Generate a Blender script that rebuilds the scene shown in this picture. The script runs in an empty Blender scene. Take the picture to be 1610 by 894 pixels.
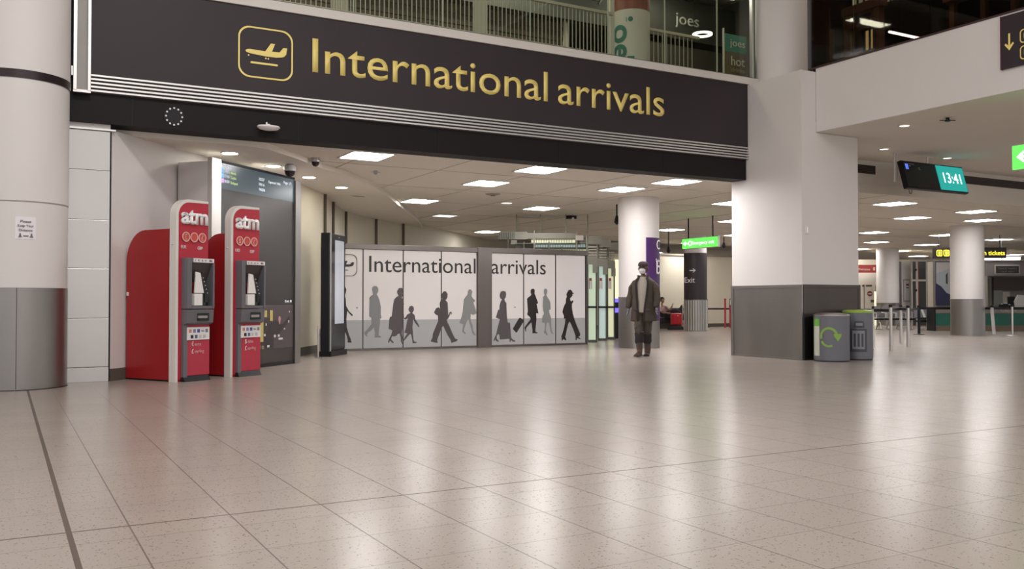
import bpy, bmesh, math, random
from mathutils import Vector, Matrix
random.seed(7)
PI = math.pi
SC = bpy.context.scene
COL = SC.collection
YAW = math.radians(29.315)          # the lens points this far from the hall's long axis
EYE = 1.05

# ------------------------------------------------------------------ camera
cam_data = bpy.data.cameras.new('camera')
cam_data.sensor_width = 36.0
cam_data.lens = 1428 / 1610 * 36.0
cam_data.clip_end = 300
cam = bpy.data.objects.new('camera', cam_data)
cam.location = (0, 0, EYE)
cam.rotation_euler = (math.radians(90 + 1.083), 0, -YAW)
COL.objects.link(cam)
SC.camera = cam

# ------------------------------------------------------------------ world, light, exposure
world = bpy.data.worlds.new('hall_air')
SC.world = world
world.use_nodes = True
wb = world.node_tree.nodes['Background']
wb.inputs[0].default_value = (1.0, 0.97, 0.955, 1)
wb.inputs[1].default_value = 0.72
SC.view_settings.view_transform = 'Standard'
SC.view_settings.look = 'None'
SC.view_settings.exposure = 0.62
SC.view_settings.gamma = 1.0
SC.view_settings.use_curve_mapping = False

PANEL_GLOW = 22.0       # ceiling panel lights
def area(name, loc, sx, sy, power, color=(1, .975, .965), rot=(0, 0, 0)):
    l = bpy.data.lights.new(name, 'AREA')
    l.shape = 'RECTANGLE'; l.size = sx; l.size_y = sy; l.energy = power; l.color = color
    o = bpy.data.objects.new(name, l); o.location = loc; o.rotation_euler = rot
    COL.objects.link(o); return o
for ax, ay, pw in ((1.0, 1.0, 215), (1.5, 6.5, 205), (6.0, 0.5, 80), (6.0, 6.5, 60), (10.8, -2.0, 110), (10.5, 6.5, 10)):
    area('atrium_lamp', (ax, ay, 8.9), 2.6, 1.2, pw)

for ax, ay in ((15.5, 3.0), (19.5, 5.5)):
    area('entrance_fill', (ax, ay, 4.12), 1.2, 1.2, 105)  # unseen fill light added to brighten the pillar front and bins

# ------------------------------------------------------------------ helpers
_M = {}
def mat(name, col=(.5, .5, .5), rough=.5, metal=0., emit=None, glow=0., spec=None, alpha=None):
    if name in _M: return _M[name]
    m = bpy.data.materials.new(name); m.use_nodes = True
    b = m.node_tree.nodes['Principled BSDF']
    b.inputs['Base Color'].default_value = (*col, 1)
    b.inputs['Roughness'].default_value = rough
    b.inputs['Metallic'].default_value = metal
    if spec is not None: b.inputs['Specular IOR Level'].default_value = spec
    if emit is not None:
        b.inputs['Emission Color'].default_value = (*emit, 1)
        b.inputs['Emission Strength'].default_value = glow
    _M[name] = m
    return m

def grain(m, scale=6.0, amount=.06, stretch=(1, 1, 1), rough=.0):
    """soft procedural variation of colour and gloss on a plain material"""
    nt = m.node_tree; b = nt.nodes['Principled BSDF']
    tc = nt.nodes.new('ShaderNodeTexCoord'); mp = nt.nodes.new('ShaderNodeMapping')
    mp.inputs['Scale'].default_value = stretch
    n = nt.nodes.new('ShaderNodeTexNoise'); n.inputs['Scale'].default_value = scale; n.inputs['Detail'].default_value = 4
    nt.links.new(tc.outputs['Object'], mp.inputs[0]); nt.links.new(mp.outputs[0], n.inputs['Vector'])
    base = b.inputs['Base Color'].default_value[:3]
    mx = nt.nodes.new('ShaderNodeMix'); mx.data_type = 'RGBA'
    mx.inputs['A'].default_value = (*[c * (1 - amount) for c in base], 1)
    mx.inputs['B'].default_value = (*[min(1, c * (1 + amount)) for c in base], 1)
    nt.links.new(n.outputs['Fac'], mx.inputs['Factor']); nt.links.new(mx.outputs['Result'], b.inputs['Base Color'])
    if rough:
        r0 = b.inputs['Roughness'].default_value
        mr = nt.nodes.new('ShaderNodeMapRange')
        mr.inputs['To Min'].default_value = max(0, r0 - rough); mr.inputs['To Max'].default_value = r0 + rough
        nt.links.new(n.outputs['Fac'], mr.inputs['Value']); nt.links.new(mr.outputs['Result'], b.inputs['Roughness'])
    return m

WHITE = grain(mat('white_wall_paint', (.70, .665, .65), .55), 1.2, .03)
CREAM = grain(mat('cream_wall_paint', (.74, .68, .54), .6), 1.0, .04)
SOFFIT = grain(mat('ceiling_plaster', (.74, .69, .62), .8), .8, .03)
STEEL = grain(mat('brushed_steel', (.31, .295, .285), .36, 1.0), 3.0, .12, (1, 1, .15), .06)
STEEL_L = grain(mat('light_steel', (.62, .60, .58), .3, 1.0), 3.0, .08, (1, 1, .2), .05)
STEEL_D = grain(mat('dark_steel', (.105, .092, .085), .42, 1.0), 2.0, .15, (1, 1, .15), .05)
ALU = mat('aluminium', (.72, .70, .68), .35, .9)
BLACK = grain(mat('black_cladding', (.010, .008, .008), .6, spec=.22), 2, .1)
SIGNBLK = grain(mat('charcoal_sign_board', (.036, .026, .030), .5, spec=.3), .8, .12)
YELLOW = mat('sign_yellow', (.90, .72, .22), .45)
RED = grain(mat('red_panel', (.36, .012, .016), .32), 1.5, .08)
REDF = grain(mat('red_front', (.46, .022, .045), .36), 1.5, .06)
GREYM = grain(mat('machine_grey', (.135, .13, .145), .4), 3, .05)
WPRINT = mat('print_white', (.75, .72, .72), .5)
DARKP = mat('dark_plastic', (.014, .014, .016), .4, spec=.25)
RUBBER = mat('black_rubber', (.015, .015, .015), .7)
BIN = grain(mat('bin_grey', (.155, .155, .18), .42, .25), 2, .06)
GREEN = mat('bin_green', (.28, .50, .05), .45)
LIGHTG = mat('panel_diffuser', (.9, .9, .9), .4, emit=(1, .97, .96), glow=PANEL_GLOW)
ROUNDG = mat('downlight_glow', (.9, .9, .9), .4, emit=(1, .95, .84), glow=PANEL_GLOW * 1.6)
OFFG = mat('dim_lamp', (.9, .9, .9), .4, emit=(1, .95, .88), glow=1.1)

def glass(name, tint, clear=.8, rough=.03):
    m = bpy.data.materials.new(name); m.use_nodes = True; nt = m.node_tree
    for n in list(nt.nodes): nt.nodes.remove(n)
    o = nt.nodes.new('ShaderNodeOutputMaterial'); mx = nt.nodes.new('ShaderNodeMixShader')
    t = nt.nodes.new('ShaderNodeBsdfTransparent'); t.inputs[0].default_value = (*tint, 1)
    g = nt.nodes.new('ShaderNodeBsdfGlossy'); g.inputs['Roughness'].default_value = rough
    lw = nt.nodes.new('ShaderNodeLayerWeight'); lw.inputs[0].default_value = .5
    pw = nt.nodes.new('ShaderNodeMath'); pw.operation = 'POWER'; pw.inputs[1].default_value = 4
    f = nt.nodes.new('ShaderNodeMath'); f.operation = 'MULTIPLY_ADD'; f.inputs[1].default_value = .8; f.inputs[2].default_value = .03
    nt.links.new(lw.outputs['Facing'], pw.inputs[0]); nt.links.new(pw.outputs[0], f.inputs[0]); nt.links.new(f.outputs[0], mx.inputs[0]); nt.links.new(t.outputs[0], mx.inputs[1]); nt.links.new(g.outputs[0], mx.inputs[2])
    nt.links.new(mx.outputs[0], o.inputs[0]); return m
GLASS = glass('balustrade_glass', (.93, .95, .90))
DGLASS = glass('dark_tinted_glass', (.55, .48, .45))

def I3(): return Matrix.Identity(4)
class B:
    """gathers solids into one bmesh"""
    def __init__(s): s.bm = bmesh.new()
    def box(s, x0, x1, y0, y1, z0, z1, m=None):
        v = [s.bm.verts.new((x, y, z)) for x in (x0, x1) for y in (y0, y1) for z in (z0, z1)]
        if m is not None:
            for a in v: a.co = m @ a.co
        for f in ((0, 1, 3, 2), (4, 6, 7, 5), (0, 4, 5, 1), (2, 3, 7, 6), (0, 2, 6, 4), (1, 5, 7, 3)):
            s.bm.faces.new([v[i] for i in f])
        return s
    def cone(s, p0, p1, r0, r1=None, n=16, caps=True):
        r1 = r0 if r1 is None else r1
        p0 = Vector(p0); p1 = Vector(p1); d = (p1 - p0).normalized()
        a = d.orthogonal().normalized(); b = d.cross(a)
        R0 = []; R1 = []
        for i in range(n):
            t = 2 * PI * i / n; c = a * math.cos(t) + b * math.sin(t)
            R0.append(s.bm.verts.new(p0 + c * r0)); R1.append(s.bm.verts.new(p1 + c * r1))
        for i in range(n):
            j = (i + 1) % n; s.bm.faces.new((R0[i], R0[j], R1[j], R1[i]))
        if caps: s.bm.faces.new(R0[::-1]); s.bm.faces.new(R1)
        return s
    def tube(s, pts, r, n=8):
        for a, b in zip(pts[:-1], pts[1:]): s.cone(a, b, r, r, n)
        return s
    def lathe(s, cx, cy, prof, n=32, cz=0, sx=1, sy=1):
        rings = []
        for r, z in prof:
            rings.append([s.bm.verts.new((cx + sx * r * math.cos(2 * PI * i / n), cy + sy * r * math.sin(2 * PI * i / n), cz + z)) for i in range(n)])
        for A, C in zip(rings[:-1], rings[1:]):
            for i in range(n):
                j = (i + 1) % n; s.bm.faces.new((A[i], A[j], C[j], C[i]))
        s.bm.faces.new(rings[0][::-1]); s.bm.faces.new(rings[-1]); return s
    def prism(s, pts, o, u, v, d):
        """2d outline pts in the plane o + u*a + v*b, thickened along u x v by d"""
        o = Vector(o); u = Vector(u); v = Vector(v); w = u.cross(v).normalized() * d
        A = [s.bm.verts.new(o + u * a + v * b) for a, b in pts]
        C = [s.bm.verts.new(o + u * a + v * b + w) for a, b in pts]
        s.bm.faces.new(A[::-1]); s.bm.faces.new(C)
        n = len(pts)
        for i in range(n):
            j = (i + 1) % n; s.bm.faces.new((A[i], A[j], C[j], C[i]))
        return s
    def ball(s, c, rx, ry=None, rz=None, seg=20, rings=12):
        ry = ry or rx; rz = rz or rx
        m = Matrix.Translation(c) @ Matrix.Diagonal((rx, ry, rz, 1))
        bmesh.ops.create_uvsphere(s.bm, u_segments=seg, v_segments=rings, radius=1, matrix=m); return s
    def loft(s, rings, n=20, caps=True, arc=None):
        """rings: (x, y, z, rx, ry[, power]); arc=(a0,a1) leaves the loft open"""
        R = []
        for q in rings:
            x, y, z, rx, ry = q[:5]; a0, a1 = (q[5], q[6]) if len(q) > 6 else (arc or (0, 2 * PI))
            k = n if (arc is None and len(q) < 7) else n - 1
            R.append([s.bm.verts.new((x + rx * math.cos(a0 + (a1 - a0) * i / k), y + ry * math.sin(a0 + (a1 - a0) * i / k), z)) for i in range(n)])
        closed = arc is None and len(rings[0]) < 7
        for A, C in zip(R[:-1], R[1:]):
            for i in range(n if closed else n - 1):
                j = (i + 1) % n; s.bm.faces.new((A[i], A[j], C[j], C[i]))
        if caps and closed: s.bm.faces.new(R[0][::-1]); s.bm.faces.new(R[-1])
        return s

def rrect(x0, x1, z0, z1, r, n=6, corners=(1, 1, 1, 1)):
    """rounded rectangle outline; corners = (bottom-left, bottom-right, top-right, top-left)"""
    P = []
    for k, (cx, cz, a) in enumerate(((x0 + r, z0 + r, PI), (x1 - r, z0 + r, 1.5 * PI), (x1 - r, z1 - r, 0), (x0 + r, z1 - r, .5 * PI))):
        if corners[k]:
            for i in range(n + 1):
                t = a + .5 * PI * i / n; P.append((cx + r * math.cos(t), cz + r * math.sin(t)))
        else:
            P.append(((x0, z0), (x1, z0), (x1, z1), (x0, z1))[k])
    return P

def tag(o, label=None, cat=None, group=None, kind=None):
    if label: o['label'] = label
    if cat: o['category'] = cat
    if group: o['group'] = group
    if kind: o['kind'] = kind
    return o
def thing(name, label, cat, loc=(0, 0, 0), rz=0., group=None):
    o = bpy.data.objects.new(name, None); o.location = loc; o.rotation_euler = (0, 0, rz)
    o.empty_display_size = .1; COL.objects.link(o); return tag(o, label, cat, group)
def root_matrix(o):
    while o.parent: o = o.parent
    return Matrix.Translation(o.location) @ o.rotation_euler.to_matrix().to_4x4()
def part(name, b, m, parent=None, bev=0., smooth=False, world=False, label=None, solid=0., sub=0):
    bm = b.bm
    if world and parent is not None: bm.transform(root_matrix(parent).inverted())
    bmesh.ops.recalc_face_normals(bm, faces=bm.faces)
    me = bpy.data.meshes.new(name); bm.to_mesh(me); bm.free()
    me.materials.append(m)
    o = bpy.data.objects.new(name, me); COL.objects.link(o)
    if parent is not None: o.parent = parent
    if solid:
        md = o.modifiers.new('thickness', 'SOLIDIFY'); md.thickness = solid; md.offset = 0
    if bev:
        md = o.modifiers.new('bevel', 'BEVEL'); md.width = bev; md.segments = 2; md.limit_method = 'ANGLE'; md.angle_limit = .9
    if sub:
        md = o.modifiers.new('smooth', 'SUBSURF'); md.levels = sub; md.render_levels = sub
    if smooth:
        for p in me.polygons: p.use_smooth = True
        if not sub:
            bmx = bmesh.new(); bmx.from_mesh(me)
            for e in bmx.edges:
                if len(e.link_faces) == 2 and e.calc_face_angle(0) > .7: e.smooth = False
            bmx.to_mesh(me); bmx.free()
    if label: o['label'] = label
    return o
def struct(name, b, m, smooth=False, parent=None):
    o = part(name, b, m, parent, smooth=smooth)
    if parent is None: o['kind'] = 'structure'
    return o
def solo(name, b, m, label, cat, group=None, **k):
    return tag(part(name, b, m, **k), label, cat, group)

_bf = bpy.data.curves.new('probe', 'FONT')
def text_bm(s, bold=0.):
    cu = bpy.data.curves.new('t', 'FONT'); cu.body = s; cu.size = 1; cu.extrude = 0; cu.offset = bold
    cu.resolution_u = 4
    ob = bpy.data.objects.new('t', cu); COL.objects.link(ob)
    dg = bpy.context.evaluated_depsgraph_get()
    me = bpy.data.meshes.new_from_object(ob.evaluated_get(dg))
    bpy.data.objects.remove(ob); bpy.data.curves.remove(cu)
    return me
CAP = .73
def text(name, s, m, parent, o, u, v, cap, width=None, depth=.004, bold=0., world=True, label=None, squeeze=.86):
    """lettering standing on the base point o, running along u, upright along v; cap = capital height"""
    me = text_bm(s, bold); b = B(); b.bm.from_mesh(me); bpy.data.meshes.remove(me)
    xs = [q.co.x for q in b.bm.verts]; x0, x1 = min(xs), max(xs); k = cap / CAP
    kx = width / (x1 - x0) if width else k * squeeze
    o = Vector(o); u = Vector(u).normalized(); v = Vector(v).normalized(); w = u.cross(v)
    for q in b.bm.verts: q.co = o + u * ((q.co.x - x0) * kx) + v * (q.co.y * k) 
    if depth:
        r = bmesh.ops.extrude_face_region(b.bm, geom=b.bm.faces[:])
        for e in r['geom']:
            if isinstance(e, bmesh.types.BMVert): e.co += w * depth
    return part(name, b, m, parent, world=world and parent is not None, label=label)
def ring(r0, r1, o, u, v, d, a0=0, a1=2 * PI, n=28, b=None):
    b = b or B(); full = abs(a1 - a0 - 2 * PI) < 1e-6
    pts = [(math.cos(a0 + (a1 - a0) * i / n), math.sin(a0 + (a1 - a0) * i / n)) for i in range(n + (0 if full else 1))]
    o = Vector(o); u = Vector(u); v = Vector(v); w = u.cross(v).normalized() * d
    V = [[b.bm.verts.new(o + u * (c * r) + v * (s * r) + w * k) for c, s in pts] for r, k in ((r0, 0), (r1, 0), (r1, 1), (r0, 1))]
    m = len(pts)
    for i in range(m if full else m - 1):
        j = (i + 1) % m
        for q in range(4):
            p = (q + 1) % 4; b.bm.faces.new((V[q][i], V[q][j], V[p][j], V[p][i]))
    if not full:
        for i in (0, m - 1): b.bm.faces.new([V[q][i] for q in range(4)])
    return b
def outline(pts, w, o, u, v, d, b=None):
    """closed band of width w just inside a convex outline"""
    b = b or B(); cx = sum(p[0] for p in pts) / len(pts); cz = sum(p[1] for p in pts) / len(pts)
    hx = max(p[0] for p in pts) - cx; hz = max(p[1] for p in pts) - cz
    inn = [(cx + (p[0] - cx) * (1 - w / hx), cz + (p[1] - cz) * (1 - w / hz)) for p in pts]
    o = Vector(o); u = Vector(u); v = Vector(v); t = u.cross(v).normalized() * d
    V = [[b.bm.verts.new(o + u * x + v * z + t * k) for x, z in P] for P, k in ((pts, 0), (inn, 0), (inn, 1), (pts, 1))]
    m = len(pts)
    for i in range(m):
        j = (i + 1) % m
        for q in range(4):
            p = (q + 1) % 4; b.bm.faces.new((V[q][i], V[q][j], V[p][j], V[p][i]))
    return b
UX = Vector((1, 0, 0)); UY = Vector((0, 1, 0)); UZ = Vector((0, 0, 1))
FWD = Vector((math.sin(YAW), math.cos(YAW), 0)); RGT = Vector((math.cos(YAW), -math.sin(YAW), 0))
def at(x, d, z=0.):
    """plan position of a thing seen at picture column x, d metres down the hall"""
    p = FWD * d + RGT * ((x - 805) * d / 1428); return Vector((p.x, p.y, z))
def hz(y, d): return EYE + (474 - y) * d / 1428      # height of a picture row at that distance

# ------------------------------------------------------------------ floor
def floor_material():
    m = bpy.data.materials.new('terrazzo_tiles'); m.use_nodes = True; nt = m.node_tree; L = nt.links.new
    bs = nt.nodes['Principled BSDF']; tc = nt.nodes.new('ShaderNodeTexCoord'); sp = nt.nodes.new('ShaderNodeSeparateXYZ')
    L(tc.outputs['Object'], sp.inputs[0])
    def mth(op, a, b=None, c=None):
        n = nt.nodes.new('ShaderNodeMath'); n.operation = op
        for i, q in enumerate((a, b, c)):
            if q is None: continue
            if isinstance(q, (int, float)): n.inputs[i].default_value = q
            else: L(q, n.inputs[i])
        return n.outputs[0]
    T = .46
    def line(c, off, w):
        a = mth('DIVIDE', mth('SUBTRACT', c, off), T)
        fr = mth('ABSOLUTE', mth('SUBTRACT', mth('FRACT', mth('ADD', a, .5)), .5))
        return mth('LESS_THAN', fr, w / T / 2)
    X, Y = sp.outputs[0], sp.outputs[1]
    lx = mth('MULTIPLY', line(X, .53, .0075), mth('GREATER_THAN', X, .40))
    near = mth('LESS_THAN', Y, 4.48); far = mth('SUBTRACT', 1, near)
    ly = mth('ADD', mth('MULTIPLY', line(Y, 4.36, .009), near), mth('MULTIPLY', line(Y, 4.61, .008), far))
    main = mth('LESS_THAN', mth('ABSOLUTE', mth('SUBTRACT', Y, 4.61)), .0085)
    joint = mth('LESS_THAN', mth('ABSOLUTE', mth('SUBTRACT', X, .275)), .0125)
    rng = nt.nodes.new('ShaderNodeMapRange'); rng.inputs['From Min'].default_value = 7; rng.inputs['From Max'].default_value = 13; rng.inputs['To Min'].default_value = 1; rng.inputs['To Max'].default_value = 0
    L(Y, rng.inputs['Value']); worn = rng.outputs['Result']
    mask = mth('MINIMUM', mth('ADD', mth('MULTIPLY', mth('ADD', mth('MULTIPLY', lx, .8), mth('MULTIPLY', ly, .42)), worn), mth('ADD', main, joint)), 1)
    # flecks of stone
    vo = nt.nodes.new('ShaderNodeTexVoronoi'); vo.inputs['Scale'].default_value = 75; L(tc.outputs['Object'], vo.inputs['Vector'])
    wn = nt.nodes.new('ShaderNodeTexNoise'); wn.inputs['Scale'].default_value = 38; wn.inputs['Detail'].default_value = 2; L(tc.outputs['Object'], wn.inputs['Vector'])
    fleck = mth('MULTIPLY', mth('LESS_THAN', vo.outputs['Distance'], .33), mth('GREATER_THAN', wn.outputs['Fac'], .56)); fleck = mth('MULTIPLY', fleck, worn)
    v2 = nt.nodes.new('ShaderNodeTexVoronoi'); v2.inputs['Scale'].default_value = 130; L(tc.outputs['Object'], v2.inputs['Vector'])
    pale = mth('MULTIPLY', mth('LESS_THAN', v2.outputs['Distance'], .25), worn)
    # tone from tile to tile
    cb = nt.nodes.new('ShaderNodeCombineXYZ')
    L(mth('FLOOR', mth('DIVIDE', mth('SUBTRACT', X, .53), T)), cb.inputs[0]); L(mth('FLOOR', mth('DIVIDE', mth('SUBTRACT', Y, 4.36), T)), cb.inputs[1])
    wh = nt.nodes.new('ShaderNodeTexWhiteNoise'); wh.noise_dimensions = '2D'; L(cb.outputs[0], wh.inputs['Vector'])
    tone = mth('MULTIPLY_ADD', wh.outputs['Value'], .05, .975)
    def mix(f, a, b, fac=1):
        n = nt.nodes.new('ShaderNodeMix'); n.data_type = 'RGBA'
        L(mth('MULTIPLY', f, fac), n.inputs['Factor'])
        for k, q in (('A', a), ('B', b)):
            if isinstance(q, tuple): n.inputs[k].default_value = (*q, 1)
            else: L(q, n.inputs[k])
        return n.outputs['Result']
    c = mix(pale, (.345, .295, .258), (.41, .355, .31), .6)
    c = mix(fleck, c, (.12, .088, .074), .75)
    hs = nt.nodes.new('ShaderNodeHueSaturation'); L(tone, hs.inputs['Value']); L(c, hs.inputs['Color'])
    c = mix(mask, hs.outputs['Color'], (.085, .066, .055), .85)
    L(c, bs.inputs['Base Color'])
    L(mth('MULTIPLY_ADD', mask, -.30, .31), bs.inputs['Specular IOR Level'])
    rn = nt.nodes.new('ShaderNodeTexNoise'); rn.inputs['Scale'].default_value = 1.3; L(tc.outputs['Object'], rn.inputs['Vector'])
    rg = mth('MULTIPLY_ADD', rn.outputs['Fac'], .04, .22)
    L(rg, bs.inputs['Roughness'])
    return m
struct('floor', B().box(-14, 75, -12, 75, -.25, 0), floor_material())

# ------------------------------------------------------------------ ceilings, upper storey shell
def tile_ceiling_material():
    m = grain(mat('ceiling_tiles', (.74, .69, .61), .7), .6, .03); nt = m.node_tree; L = nt.links.new
    return m
TILEC = tile_ceiling_material()
CURVE = [(2.86, 13.1), (3.43, 13.58), (4.07, 14.27), (4.73, 15.1), (5.32, 15.65), (6.47, 17.1), (7.3, 18.5), (8.67, 20.9), (9.7, 22.7), (10.5, 24.2), (11.4, 26), (12.4, 28)]
struct('ceiling_hall', B().box(-14, 75, 13.46, 75, 3.42, 3.62), TILEC)
# tile joints of the suspended ceiling: thin recessed-looking bars
jb = B()
for k in range(1, 9):
    x = 3.4 + 1.725 * k; jb.box(x - .006, x + .006, 13.5, 34, 3.414, 3.42)
for k in range(0, 8):
    y = 14.9 + 2.4 * k; jb.box(3.4, 30, y - .006, y + .006, 3.4145, 3.4195)
tag(part('trim_5', jb, mat('ceiling_joint', (.50, .46, .40), .8)), kind='structure')
plan = [(-3, 13.44), (2.9, 13.44)] + CURVE[1:] + [(-3, 28)]
struct('ceiling_soffit', B().prism(plan, (0, 0, 3.33), UX, UY, .088), SOFFIT)
struct('ceiling_entrance', B().box(12.95, 60, -12, 13.49, 4.136, 4.34), SOFFIT)
# bulkhead between the two ceiling heights, with its dark air slot
struct('wall_bulkhead', B().box(14.02, 60, 13.49, 13.8, 3.425, 4.136), SOFFIT)
for k, (a, c) in enumerate(((14.03, 16.75), (17.9, 34))):
    v = thing('air_grille', ('short dark air slot in the ceiling bulkhead beside the big square pillar', 'long dark air slot in the ceiling bulkhead right of the hanging clock screen')[k], 'air vent', (a, 13.49, 3.86))
    part('frame', B().box(a, c, 13.478, 13.489, 3.85, 4.035), DARKP, v, world=True)
    sb = B()
    for q in range(5): sb.box(a + .01, c - .01, 13.470, 13.478, 3.865 + q * .034, 3.877 + q * .034)
    part('slats', sb, mat('slot_brown', (.09, .06, .05), .6), v, world=True)
struct('ceiling_atrium', B().box(-14, 12.9, -12, 20.5, 9.2, 9.4), SOFFIT)
# ------------------------------------------------------------------ fascia over the arrivals opening
struct('wall_fascia', B().box(-9, 12.52, 13.06, 13.44, 3.40, 5.24), BLACK)
struct('wall_fascia_side', B().box(-9, .72, 13.07, 13.44, 5.24, 9.2), BLACK)
b = B()
struct('trim_1', B().box(.97, 12.80, 12.99, 13.44, 5.245, 5.375), grain(mat('ledge_white', (.66, .62, .57), .5), 1, .04))
# louvre strips
s = thing('louvre_strip', 'long band of pale horizontal louvre strips under the arrivals sign board', 'trim', (1, 13.04, 3.80))
for k in range(5):
    z = 3.798 + k * .05
    part('louvre_blade', B().box(.985, 12.535, 13.0, 13.05, z, z + .027), ALU, s, world=True, bev=.003)
part('backing', B().box(.985, 12.535, 13.05, 13.058, 3.79, 4.03), mat('louvre_shadow', (.06, .055, .06), .6), s, world=True)
# the sign
s = thing('arrivals_sign', 'long charcoal overhead sign board reading International arrivals in yellow', 'sign', (1, 13.02, 4.03))
part('sign_board', B().box(.985, 12.535, 13.02, 13.058, 4.03, 5.235), SIGNBLK, s, world=True)
YS = 13.018
text('lettering', 'International', YELLOW, s, (3.945, YS, 4.427), UX, UZ, .525, 8.0 - 3.945, .006, .004)
text('lettering', 'arrivals', YELLOW, s, (8.205, YS, 4.42), UX, UZ, .525, 10.49 - 8.205, .006, .004)
part('icon_frame', outline(rrect(2.875, 3.655, 4.235, 4.965, .16), .022, (0, YS, 0), UX, UZ, .006), YELLOW, s, world=True)
PLANE = [(2.974, 4.612), (2.998, 4.63), (3.04, 4.638), (3.255, 4.632), (3.335, 4.755), (3.395, 4.755), (3.352, 4.64), (3.46, 4.643), (3.515, 4.715), (3.571, 4.715), (3.556, 4.621), (3.53, 4.59), (3.498, 4.575), (3.418, 4.561), (3.26, 4.560), (3.058, 4.575), (2.991, 4.588)]
part('plane_icon', B().prism(PLANE, (0, YS, 0), UX, UZ, .006), YELLOW, s, world=True)
for x, z in ((3.02, 4.548), (3.265, 4.532), (3.30, 4.530)): part('wheel_icon', B().prism([(x + .012 * math.cos(t * PI / 5), z + .012 * math.sin(t * PI / 5)) for t in range(10)], (0, YS, 0), UX, UZ, .006), YELLOW, s, world=True)

part('runway_icon', B().prism(rrect(3.047, 3.437, 4.437, 4.465, .012, 3), (0, YS, 0), UX, UZ, .006), YELLOW, s, world=True)
# panel joints of the black lower band
jb = B()
for x in (1.5, 3.75, 6.0, 8.25, 10.5): jb.box(x - .004, x + .004, 13.055, 13.06, 3.405, 3.79)
tag(part('trim_2', jb, DARKP), kind='structure')
# vertical shutter channel
s = thing('shutter_channel', 'tall pale grey metal channel beside the round column left of the sign', 'metal channel', (.88, 13.0, 3.79))
part('channel', B().box(.82, .945, 12.985, 13.02, 3.80, 8.6), grain(mat('channel_grey', (.34, .325, .31), .5), 2, .05), s, world=True)
for a, c in ((.775, .82), (.945, .985)): part('flange', B().box(a, c, 12.95, 13.03, 3.79, 8.6), ALU, s, world=True, bev=.004)
part('end_cap', B().box(.775, .985, 12.955, 13.03, 3.765, 3.80), ALU, s, world=True)
part('bracket', B().box(.755, .775, 12.98, 13.03, 3.98, 4.1), STEEL_L, s, world=True)
# perforated speaker
s = thing('ceiling_speaker', 'round ring of pale dots, a speaker set in the black fascia', 'speaker', (2.03, 13.05, 3.58))
part('housing', B().cone((2.03, 13.052, 3.58), (2.03, 13.058, 3.58), .13, n=24), DARKP, s, world=True)
for k in range(12):
    a = 2 * PI * k / 12; x, z = 2.03 + .105 * math.cos(a), 3.58 + .115 * math.sin(a)
    part('speaker_dot', B().cone((x, 13.046, z), (x, 13.053, z), .013, n=8), WPRINT, s, world=True)
db = B()
for k in range(0):
    a = 2 * PI * k / 8; x, z = 2.03 + .06 * math.cos(a), 3.58 + .065 * math.sin(a); db.cone((x, 13.046, z), (x, 13.053, z), .008, n=6)
db.bm.free()
# sensor fitted to the fascia
s = thing('presence_sensor', 'flat pale oval sensor hanging on the black fascia above the cash machines', 'sensor', (3.29, 12.94, 3.53))
part('body', B().lathe(3.29, 12.94, [(.05, -.045), (.13, -.03), (.165, 0), (.15, .022), (.06, .035)], 28, 3.53, 1, .6), WPRINT, s, world=True, smooth=True)
part('bracket', B().box(3.27, 3.31, 12.94, 13.056, 3.55, 3.58).box(3.25, 3.27, 12.93, 12.95, 3.56, 3.60), ALU, s, world=True)

# ------------------------------------------------------------------ big square pillar, round column above, beam
struct('wall_pillar', B().box(12.545, 14.02, 11.68, 13.48, 0, 4.13).box(12.545, 12.915, 11.68, 13.48, 4.13, 5.24), WHITE)
struct('wall_upper_column', B().cone((13.36, 12.9, 4.2), (13.36, 12.9, 9.2), .56, n=48), WHITE, smooth=True)
s = thing('pillar_cladding', 'brushed steel wainscot wrapped round the foot of the big square pillar', 'cladding', (13.28, 12.5, 0))
def clad_sheet(x0, x1, y0, y1, nm, m): part(nm, B().box(x0, x1, y0, y1, .03, 1.30), m, s, world=True)
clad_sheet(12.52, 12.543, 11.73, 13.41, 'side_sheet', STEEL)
clad_sheet(12.60, 13.97, 11.652, 11.676, 'front_sheet', STEEL_D)  # front sheet and frame carry their shade in a darker steel colour
fb = B()
for y0, y1 in ((11.655, 11.73), (13.41, 13.48)): fb.box(12.505, 12.543, y0, y1, 0, 1.36)
fb.box(12.505, 12.543, 11.73, 13.41, 1.30, 1.36).box(12.51, 12.543, 11.73, 13.41, 0, .03)
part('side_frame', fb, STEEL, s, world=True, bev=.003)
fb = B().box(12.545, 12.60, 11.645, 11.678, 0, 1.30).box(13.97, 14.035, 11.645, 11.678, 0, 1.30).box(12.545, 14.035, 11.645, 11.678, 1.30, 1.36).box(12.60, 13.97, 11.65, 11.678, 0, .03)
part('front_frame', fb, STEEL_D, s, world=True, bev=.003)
s = thing('wall_socket', 'small white box switch on the right face of the square pillar', 'switch', (12.66, 11.67, 2.33))
part('backplate', B().box(12.62, 12.70, 11.665, 11.679, 2.27, 2.42), WPRINT, s, world=True, bev=.004)
part('rocker', B().box(12.64, 12.68, 11.655, 11.665, 2.29, 2.40), ALU, s, world=True, bev=.003)
struct('wall_beam', B().box(12.92, 13.25, -12, 11.68, 4.14, 5.30), WHITE)
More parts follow.
